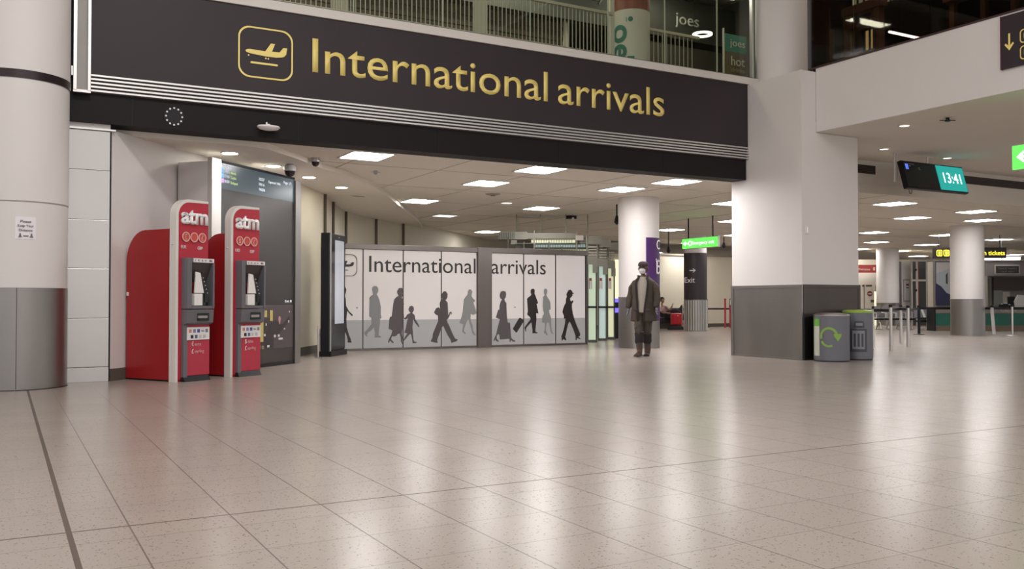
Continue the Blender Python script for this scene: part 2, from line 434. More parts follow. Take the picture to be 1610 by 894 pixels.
# ------------------------------------------------------------------ dark glazed upper storey over the beam
struct('wall_upper_right', B().box(19.0, 19.2, -12, 16, 4.34, 9.2), mat('upper_dark', (.03, .018, .014), .8))
struct('wall_upper_end', B().box(13.5, 19.0, 13.3, 13.48, 4.34, 9.2), mat('upper_dark', (.03, .018, .014), .8))
struct('ceiling_upper_right', B().box(12.95, 19.2, -12, 16, 8.0, 9.2), mat('upper_dark', (.03, .018, .014), .8))
g = thing('window_1', None, None, (12.94, 11.7, 5.30)); tag(g, kind='structure')
ys = [11.80, 10.85, 9.35, 7.85, 6.35, 4.85, 3.35]
for a, c in zip(ys[:-1], ys[1:]): part('pane', B().box(12.94, 12.952, c + .008, a - .008, 5.33, 8.0), DGLASS, g, world=True)
part('sill', B().box(12.91, 13.0, -2, 11.82, 5.30, 5.33), mat('sill_dark', (.05, .02, .025), .5), g, world=True)
part('jamb', B().box(12.91, 12.99, 11.80, 11.86, 5.30, 8.0), mat('jamb_grey', (.09, .085, .095), .5), g, world=True)
WOOD = grain(mat('dark_wood', (.13, .075, .045), .5), 4, .3, (1, 1, .2))
s = thing('timber_bar_frame', 'dark timber bar shelving behind the tinted upper windows', 'shelving', (14.7, 12.1, 4.34))
for y in (11.66, 12.34, 12.86): part('post', B().box(14.62, 14.78, y, y + (.15 if y < 12.8 else .08), 4.34, 6.85 if y < 12.8 else 6.6), WOOD, s, world=True, bev=.01)
part('top_beam', B().box(14.60, 14.80, 11.6, 12.55, 6.72, 6.90), WOOD, s, world=True, bev=.01)
part('shelf', B().box(14.60, 14.80, 11.81, 12.34, 6.43, 6.52), WOOD, s, world=True, bev=.01)
part('counter_rail', B().box(14.55, 14.85, 11.6, 13.2, 5.84, 5.92), WOOD, s, world=True, bev=.01)
s = thing('timber_bar_frame', 'dark timber frame behind the upper windows near the arrow sign', 'shelving', (15, 10, 4.34))
for y in (9.2, 9.75, 10.35): part('post', B().box(15.0, 15.12, y, y + .10, 4.34, 7.0), WOOD, s, world=True, bev=.01)
part('top_beam', B().box(14.95, 15.2, 9.1, 10.55, 6.5, 6.62), WOOD, s, world=True, bev=.01)
s = thing('lit_window', 'small yellow lit window behind black bars in the upper bar', 'window', (15.0, 12.1, 4.34))
part('pane', B().box(15.0, 15.02, 12.02, 12.28, 6.02, 6.45), mat('yellow_pane', (.5, .42, .2), .5, emit=(.9, .75, .35), glow=.5), s, world=True)
for y in (11.99, 12.13, 12.27): part('bar', B().box(14.94, 14.97, y, y + .03, 5.9, 6.5), DARKP, s, world=True)
part('support', B().box(15.0, 15.05, 12.1, 12.2, 4.34, 6.02), WOOD, s, world=True)
s = thing('lit_window', 'pale green strip window with black bars at the top of the upper bar', 'window', (15.4, 12.4, 4.34))
part('pane', B().box(15.4, 15.42, 11.95, 12.95, 7.05, 7.6), mat('green_pane', (.3, .32, .2), .5, emit=(.55, .6, .4), glow=.35), s, world=True)
for k in range(7): part('bar', B().box(15.34, 15.37, 11.95 + k * .16, 11.98 + k * .16, 7.0, 7.65), DARKP, s, world=True)
part('support', B().box(15.4, 15.45, 12.4, 12.5, 4.34, 7.05), WOOD, s, world=True)
area('bar_fill', (14.2, 11.0, 7.9), .5, .5, 9, (1, .8, .6))  # added fill light that lifts the dark bar interior
s = thing('tube_lamp', 'white tube lamp glowing behind the tinted upper windows', 'lamp', (14.2, 9.6, 6.5))
part('tube', B().cone((14.2, 11.103, 6.015), (14.2 + 0.899, 11.103, 6.015), .022, n=10), mat('tube_white', (.9, .9, .9), .4, emit=(1, 1, .97), glow=5), s, world=True)
part('batten', B().box(14.2, 14.2 + 0.899, 11.103 - .03, 11.103 + .03, 6.015 + .02, 6.015 + .05).cone((14.5, 11.103, 6.015 + .05), (14.5, 11.103, 8.0), .008, n=6), DARKP, s, world=True)
FIGURES = {
    'hidden_man': [(6.348,1.378),(6.298,1.356),(6.28,1.301),(6.289,1.236),(6.265,1.182),(6.236,1.127),(6.22,1.008),(6.221,0.856),(6.237,0.747),(6.26,0.725),(6.267,0.595),(6.245,0.464),(6.2,0.335),(6.178,0.26),(6.189,0.205),(6.223,0.194),(6.239,0.226),(6.29,0.333),(6.328,0.463),(6.351,0.419),(6.392,0.331),(6.415,0.233),(6.411,0.183),(6.502,0.177),(6.495,0.199),(6.479,0.264),(6.438,0.352),(6.392,0.506),(6.382,0.68),(6.391,0.768),(6.402,0.855),(6.505,0.745),(6.527,0.756),(6.516,0.778),(6.436,0.855),(6.376,0.964),(6.367,1.117),(6.348,1.182),(6.371,1.248),(6.38,1.313)],
    'man_in_jacket': [(6.965,1.35),(7.0,1.388),(7.063,1.384),(7.096,1.34),(7.101,1.284),(7.078,1.233),(7.064,1.207),(7.094,1.162),(7.13,1.073),(7.159,0.94),(7.159,0.784),(7.174,0.695),(7.143,0.684),(7.139,0.584),(7.12,0.451),(7.109,0.329),(7.175,0.288),(7.161,0.273),(7.02,0.276),(7.02,0.309),(7.029,0.364),(7.003,0.497),(6.944,0.432),(6.875,0.389),(6.84,0.334),(6.856,0.297),(6.828,0.301),(6.777,0.379),(6.793,0.401),(6.851,0.455),(6.944,0.565),(6.943,0.708),(6.897,0.731),(6.896,0.896),(6.9,1.073),(6.896,1.129),(6.93,1.173),(6.977,1.195),(6.972,1.262),(6.96,1.306)],
    'cape_woman': [(7.546,1.298),(7.582,1.348),(7.643,1.353),(7.679,1.322),(7.684,1.277),(7.66,1.231),(7.67,1.175),(7.643,1.153),(7.668,1.096),(7.699,0.995),(7.675,0.961),(7.685,0.848),(7.7,0.713),(7.681,0.623),(7.662,0.443),(7.645,0.354),(7.67,0.263),(7.658,0.173),(7.694,0.11),(7.663,0.117),(7.629,0.174),(7.624,0.264),(7.597,0.354),(7.549,0.344),(7.532,0.311),(7.465,0.29),(7.422,0.302),(7.398,0.235),(7.465,0.16),(7.437,0.145),(7.374,0.202),(7.346,0.153),(7.327,0.169),(7.346,0.236),(7.405,0.335),(7.429,0.424),(7.369,0.448),(7.34,0.453),(7.356,0.671),(7.373,0.72),(7.411,0.727),(7.428,0.85),(7.451,1.029),(7.475,1.107),(7.535,1.163),(7.571,1.175),(7.547,1.22),(7.534,1.265)],
    'child': [(7.814,0.904),(7.838,0.949),(7.887,0.961),(7.929,0.927),(7.936,0.87),(7.912,0.825),(7.895,0.802),(7.949,0.756),(7.968,0.665),(8.035,0.563),(8.067,0.494),(8.052,0.483),(7.949,0.598),(7.924,0.666),(7.912,0.621),(7.9,0.485),(7.913,0.349),(7.925,0.213),(7.945,0.172),(8.011,0.159),(7.987,0.139),(7.906,0.134),(7.896,0.214),(7.864,0.339),(7.827,0.328),(7.754,0.25),(7.701,0.195),(7.67,0.151),(7.677,0.196),(7.73,0.285),(7.779,0.351),(7.706,0.371),(7.742,0.465),(7.766,0.6),(7.79,0.69),(7.741,0.656),(7.705,0.668),(7.693,0.691),(7.729,0.702),(7.778,0.769),(7.851,0.802),(7.826,0.836),(7.807,0.87)],
    'umbrella_man': [(8.626,1.247),(8.659,1.282),(8.71,1.282),(8.754,1.225),(8.749,1.155),(8.723,1.097),(8.698,1.093),(8.754,1.028),(8.762,0.912),(8.769,0.797),(8.77,0.739),(8.813,0.82),(8.851,0.824),(8.859,0.761),(8.844,0.757),(8.831,0.801),(8.805,0.739),(8.77,0.67),(8.737,0.647),(8.749,0.589),(8.813,0.472),(8.878,0.333),(8.942,0.215),(9.012,0.195),(8.981,0.157),(8.852,0.12),(8.827,0.195),(8.763,0.288),(8.686,0.428),(8.648,0.509),(8.61,0.464),(8.547,0.315),(8.509,0.224),(8.497,0.178),(8.517,0.137),(8.484,0.128),(8.351,0.159),(8.346,0.181),(8.383,0.249),(8.396,0.341),(8.458,0.477),(8.521,0.614),(8.516,0.741),(8.458,0.764),(8.42,0.81),(8.47,0.902),(8.533,0.925),(8.571,0.89),(8.558,1.005),(8.583,1.074),(8.621,1.109),(8.609,1.155),(8.583,1.189),(8.609,1.213)],
    'coat_woman': [(9.265,1.285),(9.291,1.328),(9.344,1.328),(9.378,1.281),(9.357,1.192),(9.37,1.157),(9.409,1.11),(9.449,1.087),(9.428,1.039),(9.402,1.039),(9.449,0.91),(9.492,0.781),(9.397,0.746),(9.339,0.77),(9.331,0.676),(9.344,0.606),(9.384,0.511),(9.397,0.394),(9.463,0.287),(9.437,0.276),(9.384,0.324),(9.358,0.418),(9.305,0.559),(9.287,0.653),(9.24,0.607),(9.201,0.514),(9.175,0.444),(9.162,0.386),(9.219,0.327),(9.193,0.315),(9.123,0.363),(9.13,0.421),(9.148,0.538),(9.058,0.562),(9.052,0.585),(9.096,0.678),(9.135,0.818),(9.148,0.958),(9.161,1.098),(9.213,1.168),(9.252,1.203),(9.26,1.25)],
    'long_skirt_woman': [(10.102,1.244),(10.133,1.289),(10.195,1.299),(10.247,1.281),(10.262,1.226),(10.247,1.144),(10.216,1.116),(10.226,1.071),(10.268,1.016),(10.274,0.861),(10.283,0.697),(10.303,0.569),(10.366,0.559),(10.373,0.458),(10.387,0.275),(10.404,0.202),(10.457,0.155),(10.509,0.135),(10.499,0.112),(10.435,0.119),(10.387,0.156),(10.373,0.102),(10.358,0.111),(10.352,0.184),(10.092,0.171),(10.081,0.281),(10.05,0.299),(10.013,0.264),(10.009,0.2),(10.071,0.127),(10.061,0.118),(9.999,0.137),(9.968,0.174),(9.937,0.129),(9.927,0.148),(9.957,0.219),(9.999,0.3),(10.04,0.463),(10.096,0.644),(9.988,0.681),(10.05,0.862),(10.081,0.865),(10.087,0.953),(10.112,1.043),(10.153,1.107),(10.108,1.125),(10.091,1.189)],
    'suitcase': [(10.442,0.421),(10.604,0.657),(10.636,0.675),(10.738,0.619),(10.732,0.582),(10.551,0.331),(10.53,0.324),(10.446,0.402)],
    'phone_man': [(10.925,1.321),(10.957,1.355),(11.011,1.359),(11.039,1.322),(11.033,1.238),(11.061,1.183),(11.097,1.099),(11.13,1.025),(11.119,1.006),(11.087,0.997),(11.108,0.913),(11.141,0.773),(11.076,0.774),(11.086,0.634),(11.069,0.486),(11.054,0.375),(11.06,0.337),(11.125,0.314),(11.108,0.299),(10.974,0.302),(10.978,0.376),(10.961,0.469),(10.946,0.561),(10.881,0.507),(10.806,0.434),(10.796,0.388),(10.806,0.341),(10.785,0.351),(10.759,0.425),(10.764,0.453),(10.849,0.553),(10.924,0.636),(10.914,0.673),(10.828,0.748),(10.849,0.821),(10.839,0.951),(10.828,1.117),(10.85,1.145),(10.925,1.192),(10.946,1.22),(10.925,1.266)],
    'skirt_woman': [(11.294,1.324),(11.315,1.361),(11.359,1.362),(11.388,1.324),(11.381,1.249),(11.359,1.212),(11.392,1.156),(11.458,1.071),(11.476,1.006),(11.48,0.865),(11.436,0.846),(11.447,0.781),(11.491,0.668),(11.497,0.518),(11.502,0.443),(11.523,0.33),(11.557,0.282),(11.541,0.273),(11.49,0.312),(11.479,0.349),(11.457,0.443),(11.425,0.556),(11.37,0.538),(11.348,0.426),(11.348,0.351),(11.391,0.276),(11.402,0.257),(11.374,0.248),(11.337,0.286),(11.304,0.296),(11.293,0.334),(11.315,0.371),(11.321,0.539),(11.238,0.558),(11.243,0.651),(11.265,0.735),(11.282,0.726),(11.293,0.782),(11.271,0.838),(11.26,0.95),(11.265,1.081),(11.272,1.165),(11.315,1.202),(11.294,1.258)],
    'cap_woman': [(11.96,1.28),(11.994,1.332),(12.05,1.344),(12.095,1.31),(12.107,1.272),(12.152,1.257),(12.141,1.243),(12.106,1.237),(12.102,1.195),(12.061,1.148),(12.038,1.138),(12.043,1.081),(12.072,1.053),(12.095,1.081),(12.133,1.072),(12.124,1.034),(12.095,1.005),(12.088,0.948),(12.095,0.872),(12.117,0.758),(12.162,0.624),(12.219,0.49),(12.287,0.356),(12.333,0.26),(12.321,0.212),(12.276,0.194),(12.344,0.145),(12.333,0.13),(12.241,0.166),(12.223,0.109),(12.2,0.113),(12.196,0.205),(12.184,0.243),(12.128,0.377),(12.06,0.511),(12.02,0.569),(11.981,0.512),(11.936,0.361),(11.913,0.248),(11.891,0.21),(11.929,0.125),(11.913,0.115),(11.835,0.145),(11.812,0.108),(11.794,0.118),(11.785,0.222),(11.812,0.269),(11.857,0.4),(11.891,0.532),(11.902,0.646),(11.858,0.636),(11.862,0.703),(11.817,0.797),(11.835,0.873),(11.876,0.967),(11.914,1.024),(11.921,1.119),(11.944,1.176),(11.93,1.233)],
}
# ------------------------------------------------------------------ upper left storey: balustrade and shops behind it
UPD = mat('upper_back_wall', (.10, .095, .075), .7)
struct('floor_upper', B().box(-9, 12.3, 13.45, 20.3, 5.0, 5.24), mat('upper_floor', (.12, .11, .09), .6))
struct('wall_upper_back', B().box(-9, 14.5, 20.3, 20.5, 3.63, 9.2), UPD)
struct('wall_upper_side', B().box(14.3, 14.5, 13.5, 20.3, 3.63, 9.2), UPD)
struct('ceiling_upper', B().box(-9, 14.3, 13.6, 20.3, 7.75, 7.95), mat('upper_ceiling', (.42, .40, .32), .8))
area('upper_shop_fill', (4.4, 14.4, 7.6), 2.5, .3, 24, (1, .95, .8))  # three unseen fill lights added to brighten the upper shops and signs
area('upper_shop_fill', (8.2, 14.4, 7.6), 1.2, .3, 22, (1, .95, .8))
area('upper_shop_fill', (11.9, 14.3, 7.6), 1.2, .3, 16, (1, .95, .8))
s = thing('glass_balustrade', 'clear glass balustrade standing on the white ledge above the arrivals sign', 'balustrade', (6, 13.1, 5.375))
xs = [-.9, 1.6, 3.05, 4.6, 6.08, 7.7, 9.3, 10.57, 11.83, 12.74]
for a, c in zip(xs[:-1], xs[1:]): part('glass_panel', B().box(a + .007, c - .007, 13.09, 13.102, 5.41, 7.6), GLASS, s, world=True)
part('base_rail', B().box(-.9, 12.77, 13.06, 13.13, 5.376, 5.41), mat('rail_grey', (.13, .12, .12), .45), s, world=True)
EDG = mat('glass_edge', (.34, .38, .28), .3)
for x in xs[1:-1]: part('glass_edge', B().box(x - .008, x + .008, 13.085, 13.107, 5.41, 7.6), EDG, s, world=True)
part('end_post', B().box(12.70, 12.74, 13.06, 13.13, 5.41, 7.6), ALU, s, world=True)
part('end_edge', B().box(12.75, 12.775, 13.06, 13.14, 5.376, 7.6), mat('edge_green', (.10, .14, .07), .3), s, world=True)
RAILM = mat('railing_metal', (.50, .47, .39), .45, .4)
def railing(x0, x1, y, step, label, zt=6.2):
    s = thing('metal_railing', label, 'railing', ((x0 + x1) / 2, y, 5.24))
    n = int((x1 - x0) / step)
    for k in range(n): part('bar', B().box(x0 + k * step - .006, x0 + k * step + .006, y - .008, y + .008, 5.25, zt), RAILM, s, world=True)
    part('bottom_rail', B().box(x0 - .05, x1, y - .02, y + .02, 5.46, 5.495), RAILM, s, world=True)
    part('top_rail', B().box(x0 - .05, x1, y - .03, y + .03, zt, zt + .05), RAILM, s, world=True)
    return s
railing(2.6, 9.55, 13.3, .078, 'long grey metal bar railing behind the glass over the word International')
railing(10.62, 11.95, 13.75, .105, 'short metal bar railing below the dark joes shop front', 6.22)
POSTW = mat('pale_post', (.52, .50, .43), .6)
for k, (x, w, lb) in enumerate(((4.52, .13, 'pale square post behind the railing over the letter n of the sign'), (6.98, .11, 'pale square post in the middle of the long upper railing'), (9.66, .05, 'slim pale post at the right end of the long upper railing'))):
    s = thing('upper_post', lb, 'post', (x, 13.5, 5.24))
    part('shaft', B().box(x - w, x + w, 13.46, 13.56, 5.26, 7.74), POSTW, s, world=True, bev=.01)
    part('foot_plate', B().box(x - w - .03, x + w + .03, 13.44, 13.58, 5.24, 5.26), RAILM, s, world=True)
# white poster column with green letters
s = thing('poster_column', 'round white column with big green letters and a reddish picture band, upper floor', 'column', (10.25, 13.95, 5.24))
part('shaft', B().cone((10.48, 14.0, 5.24), (10.48, 14.0, 6.56), .36, n=36), mat('poster_white', (.50, .49, .43), .6), s, world=True, smooth=True)
part('picture_band', B().cone((10.48, 14.0, 6.56), (10.48, 14.0, 7.74), .362, n=36), grain(mat('picture_red', (.22, .075, .045), .6), 14, .5, (1, 1, .15)), s, world=True, smooth=True)
TEAL = mat('poster_teal', (.03, .15, .115), .6)
cdir = Vector((-10.28, -14.0, 0)).normalized(); cu_ = Vector((-cdir.y, cdir.x, 0))
# letters run up the left side of the column
pc = Vector((10.48, 14.0, 0)) + cdir * .33 - cu_ * .22
ltr = text('letters', 'joe', TEAL, s, (0, 0, 6.46), -UZ, UX, .46, None, 0, .02, world=False, squeeze=1.05)
for v_ in ltr.data.vertices:
    t_ = math.atan2(cdir.y, cdir.x) + (v_.co.x - .38) / .36
    v_.co = Vector((10.48 + .366 * math.cos(t_), 14.0 + .366 * math.sin(t_), v_.co.z)) - s.location
part('small_label', B().prism([(0, 0), (.13, 0), (.13, .06), (0, .06)], (*(pc + cu_ * .15 + cdir * .03).xy, 5.60), cu_, UZ, .01), TEAL, s, world=True)
# shop fronts
DKS = mat('shop_board', (.045, .045, .035), .5)
s = thing('shop_sign', 'dark upper shop front board with pale joes lettering', 'sign', (12, 15.2, 6.6))
part('board', B().box(11.6, 14.25, 15.2, 15.3, 6.70, 7.55), DKS, s, world=True)
LETW = mat('pale_letters', (.55, .53, .44), .5)
text('lettering', 'joes', LETW, s, (12.55, 15.19, 7.02), UX, UZ, .27, .66, .008, .006)
struct('wall_shop', B().box(11.0, 14.25, 15.32, 15.4, 5.24, 6.60), mat('shop_dark', (.05, .045, .03), .7))
s = thing('shop_sign', 'grey upper shop fascia with the end of a pale word, above the bar railing', 'sign', (7.5, 15.0, 6.9))
part('board', B().box(4.6, 10.65, 15.0, 15.1, 6.62, 7.6), mat('fascia_grey', (.10, .105, .095), .5), s, world=True)
text('lettering', 'ay', LETW, s, (10.28, 14.99, 7.10), UX, UZ, .22, .28, .008, .006)
s = thing('shop_shutter', 'brown roller shutter closing the upper shop behind the bars', 'shutter', (7, 15.2, 5.24))
SHM = grain(mat('shutter_brown', (.055, .042, .026), .5), 9, .4)
sb = B()
for k in range(14): sb.box(-1, 9.7, 15.2 + .015 * (k % 2), 15.25, 5.26 + k * .097, 5.26 + k * .097 + .09)
part('slats', sb, SHM, s, world=True)
part('frame', B().box(-1.1, -1, 15.15, 15.3, 5.24, 6.66).box(9.7, 9.8, 15.15, 15.3, 5.24, 6.66), POSTW, s, world=True)
s = thing('joes_menu_sign', 'upright teal and brown sign reading joes hot drinks behind the end glass', 'sign', (12.7, 13.6, 5.3))
part('stand', B().box(12.30, 12.32, 13.42, 13.46, 5.24, 6.42), LETW, s, world=True)
part('teal_panel', B().box(12.38, 12.94, 13.47, 13.50, 5.99, 6.34), mat('menu_teal', (.06, .20, .15), .5), s, world=True)
part('brown_panel', B().box(12.38, 12.94, 13.47, 13.50, 5.24, 5.99), mat('menu_brown', (.13, .10, .06), .5), s, world=True)
text('lettering', 'joes', LETW, s, (12.50, 13.466, 6.11), UX, UZ, .15, .40, .006, .005)
text('lettering', 'hot', LETW, s, (12.53, 13.466, 5.73), UX, UZ, .19, .36, .006, .005)
text('lettering', 'drinks', mat('tan_letters', (.32, .25, .14), .5), s, (12.53, 13.466, 5.60), UX, UZ, .09, .36, .006, .004)
s = thing('ring_lamp', 'glowing white ring lamp hanging in the upper storey beside the joes sign', 'lamp', (11.75, 14.0, 6.6))
part('ring', ring(.125, .20, (12.22, 13.95, 6.40), UX, UY, .03), mat('ring_glow', (.9, .9, .88), .4, emit=(1, .98, .92), glow=1.3), s, world=True)
part('cord', B().cone((12.05, 13.95, 6.42), (11.98, 13.95, 7.74), .004, n=6), DARKP, s, world=True)

# ------------------------------------------------------------------ left round column
CX, CY = at(24.5, 11.2).xy
s = thing('round_column', 'big white round column with steel foot and black collar, left edge', 'column', (CX, CY, 0))
R_ = .575
part('steel_sleeve', B().cone((0, 0, 0.012), (0, 0, 1.215), R_ + .006, n=64), STEEL, s, smooth=True)
sj = B()
a0 = math.atan2(-CY, -CX) + .02
sj.box(R_ + .005, R_ + .0075, -.004, .004, .02, 1.21, Matrix.Rotation(a0, 4, 'Z'))
part('sleeve_joint', sj, STEEL_D, s)
part('lower_shaft', B().cone((0, 0, 1.216), (0, 0, 2.23), R_, n=64), WHITE, s, smooth=True)
part('shaft_joint', B().cone((0, 0, 2.231), (0, 0, 2.245), R_ + .002, n=64), mat('joint_shadow', (.36, .33, .31), .6), s, smooth=True)  # grey ring paints in the shadow line at the shaft seam
part('upper_shaft', B().cone((0, 0, 2.246), (0, 0, 3.70), R_ + .006, n=64), WHITE, s, smooth=True)
part('collar', B().cone((0, 0, 3.70), (0, 0, 3.80), R_ + .016, n=64), mat('collar_black', (.02, .012, .014), .3), s, smooth=True)
part('top_shaft', B().cone((0, 0, 3.80), (0, 0, 9.15), R_ + .012, n=64), WHITE, s, smooth=True)
part('floor_ring', B().cone((0, 0, 0), (0, 0, .012), R_ + .012, n=64), STEEL_D, s, smooth=True)
# paper notice bent round the column
s = thing('distance_notice', 'white paper notice taped on the round column, Please Keep Your Distance', 'notice', (CX, CY - R_, 1.8))
def col_pt(px, z, extra=.004):
    a = a0 + (px - 24.5) / 70.; return Vector((CX + (R_ + extra) * math.cos(a), CY + (R_ + extra) * math.sin(a), z))
nb = B(); G_ = []
for i in range(9):
    q = 21.5 + i * 27 / 8; G_.append((nb.bm.verts.new(col_pt(q, 1.79, .003)), nb.bm.verts.new(col_pt(q, 2.055, .003))))
for (a, c), (d, e) in zip(G_[:-1], G_[1:]): nb.bm.faces.new((a, d, e, c))
part('paper', nb, mat('paper_white', (.80, .77, .80), .6), s, world=True, solid=.001)
nu = (col_pt(40, 2) - col_pt(30, 2)).normalized()
INK = mat('notice_ink', (.16, .13, .16), .6)
for k, (w, wd) in enumerate((('Please', .115), ('Keep Your', .17), ('Distance', .145))):
    o = col_pt(35, 1.987 - k * .052, .010) - nu * wd / 2; text('lettering', w, INK, s, o, nu, UZ, .030, wd, .001, .012)
for q in (28, 42.5):
    o = col_pt(q, 1.812, .009)
    part('person_icon', B().prism([(-.022, 0), (.022, 0), (.012, .014), (.008, .030), (.008, .046), (-.008, .046), (-.008, .030), (-.012, .014)], o, nu, UZ, .001), INK, s, world=True)
part('arrow_icon', B().prism([(-.028, .012), (.028, .012), (.028, .024), (-.028, .024)], col_pt(35.2, 1.81, .009), nu, UZ, .001), INK, s, world=True)

# ------------------------------------------------------------------ wall with metal panels beside the column
struct('wall_left_return', B().box(-9, 1.24, 13.12, 13.4, 0, 3.40), WHITE)
PANW = grain(mat('white_metal_panel', (.60, .585, .57), .22, .35), 1.5, .08, (1, 1, 1), .05)
s = thing('panel_wall', 'five glossy off-white metal wall panels between the round column and the cash machines', 'wall panels', (1.0, 13.1, 0))
zz = [.20, .49, 1.05, 1.58, 2.16, 2.72, 3.24]
zz = [hz(y, 12.0) for y in (576, 500, 422, 346, 268, 206)]
for a, c in zip(zz[:-1], zz[1:]): part('metal_panel', B().box(.70, 1.235, 13.09, 13.118, a + .0022, c - .0022), PANW, s, world=True, bev=.004)
part('plinth', B().box(.70, 1.235, 13.085, 13.118, 0, .185), PANW, s, world=True, bev=.003)
part('edge_strip', B().box(1.236, 1.252, 13.085, 13.12, 0, 3.30), DARKP, s, world=True)
part('top_lip', B().box(.70, 1.3, 13.07, 13.118, 3.31, 3.33), ALU, s, world=True)
# angled wall with the arrivals board; corner walls beyond
WP = [(1.25, 13.10), (2.46, 14.46), (5.02, 17.34), (5.46, 18.0), (5.95, 18.75), (6.57, 20.1), (7.56, 22.1), (8.98, 23.7), (10.2, 24.7), (16.6, 31.2), (22.6, 33.6)]
def wall_run(nm, a, c, z0, z1, m, t=.16, lift=0):
    a = Vector(a); c = Vector(c); u = (c - a).normalized(); n = Vector((-u.y, u.x)) * t
    pts = [a, c, c + n, a + n]
    return struct(nm, B().prism([tuple(p) for p in pts], (0, 0, z0), UX, UY, z1 - z0), m)
wall_run('wall_angled', WP[0], WP[2], 0, 3.33, WHITE)
wall_run('wall_cream_1', WP[2], WP[3], 0, 3.33, CREAM)
BEIGE = grain(mat('beige_wall_paint', (.54, .50, .40), .6), 1, .04)
for k in range(3, 7): wall_run('wall_beige_%d' % k, WP[k], WP[k + 1], 0, 3.33 if k < 6 else 3.42, CREAM if k == 3 else BEIGE)
for k in range(7, 10): wall_run('wall_beige_%d' % k, WP[k], WP[k + 1], 0, 3.42, BEIGE)
SKIRT = mat('dark_skirting', (.10, .085, .07), .6)
def skirting(nm, a, c, h=.16):
    a = Vector(a); c = Vector(c); u = (c - a).normalized(); n = Vector((u.y, -u.x)) * .02
    o = struct(nm, B().prism([tuple(p) for p in (a, a + n, c + n, c)], (0, 0, 0), UX, UY, h), SKIRT)
skirting('baseboard_left', WP[0], WP[2]); skirting('baseboard_back', WP[2], WP[3]); skirting('baseboard_corner', WP[3], WP[4])
for k in (4, 5, 6, 7, 8):
    x, y = WP[k]; struct('trim_%d' % (k + 10), B().cone((x + .02, y - .03, 0), (x + .02, y - .03, 3.33 if k < 7 else 3.42), .035 if k > 4 else .03, n=8), mat('joint_brown', (.10, .075, .05), .6))

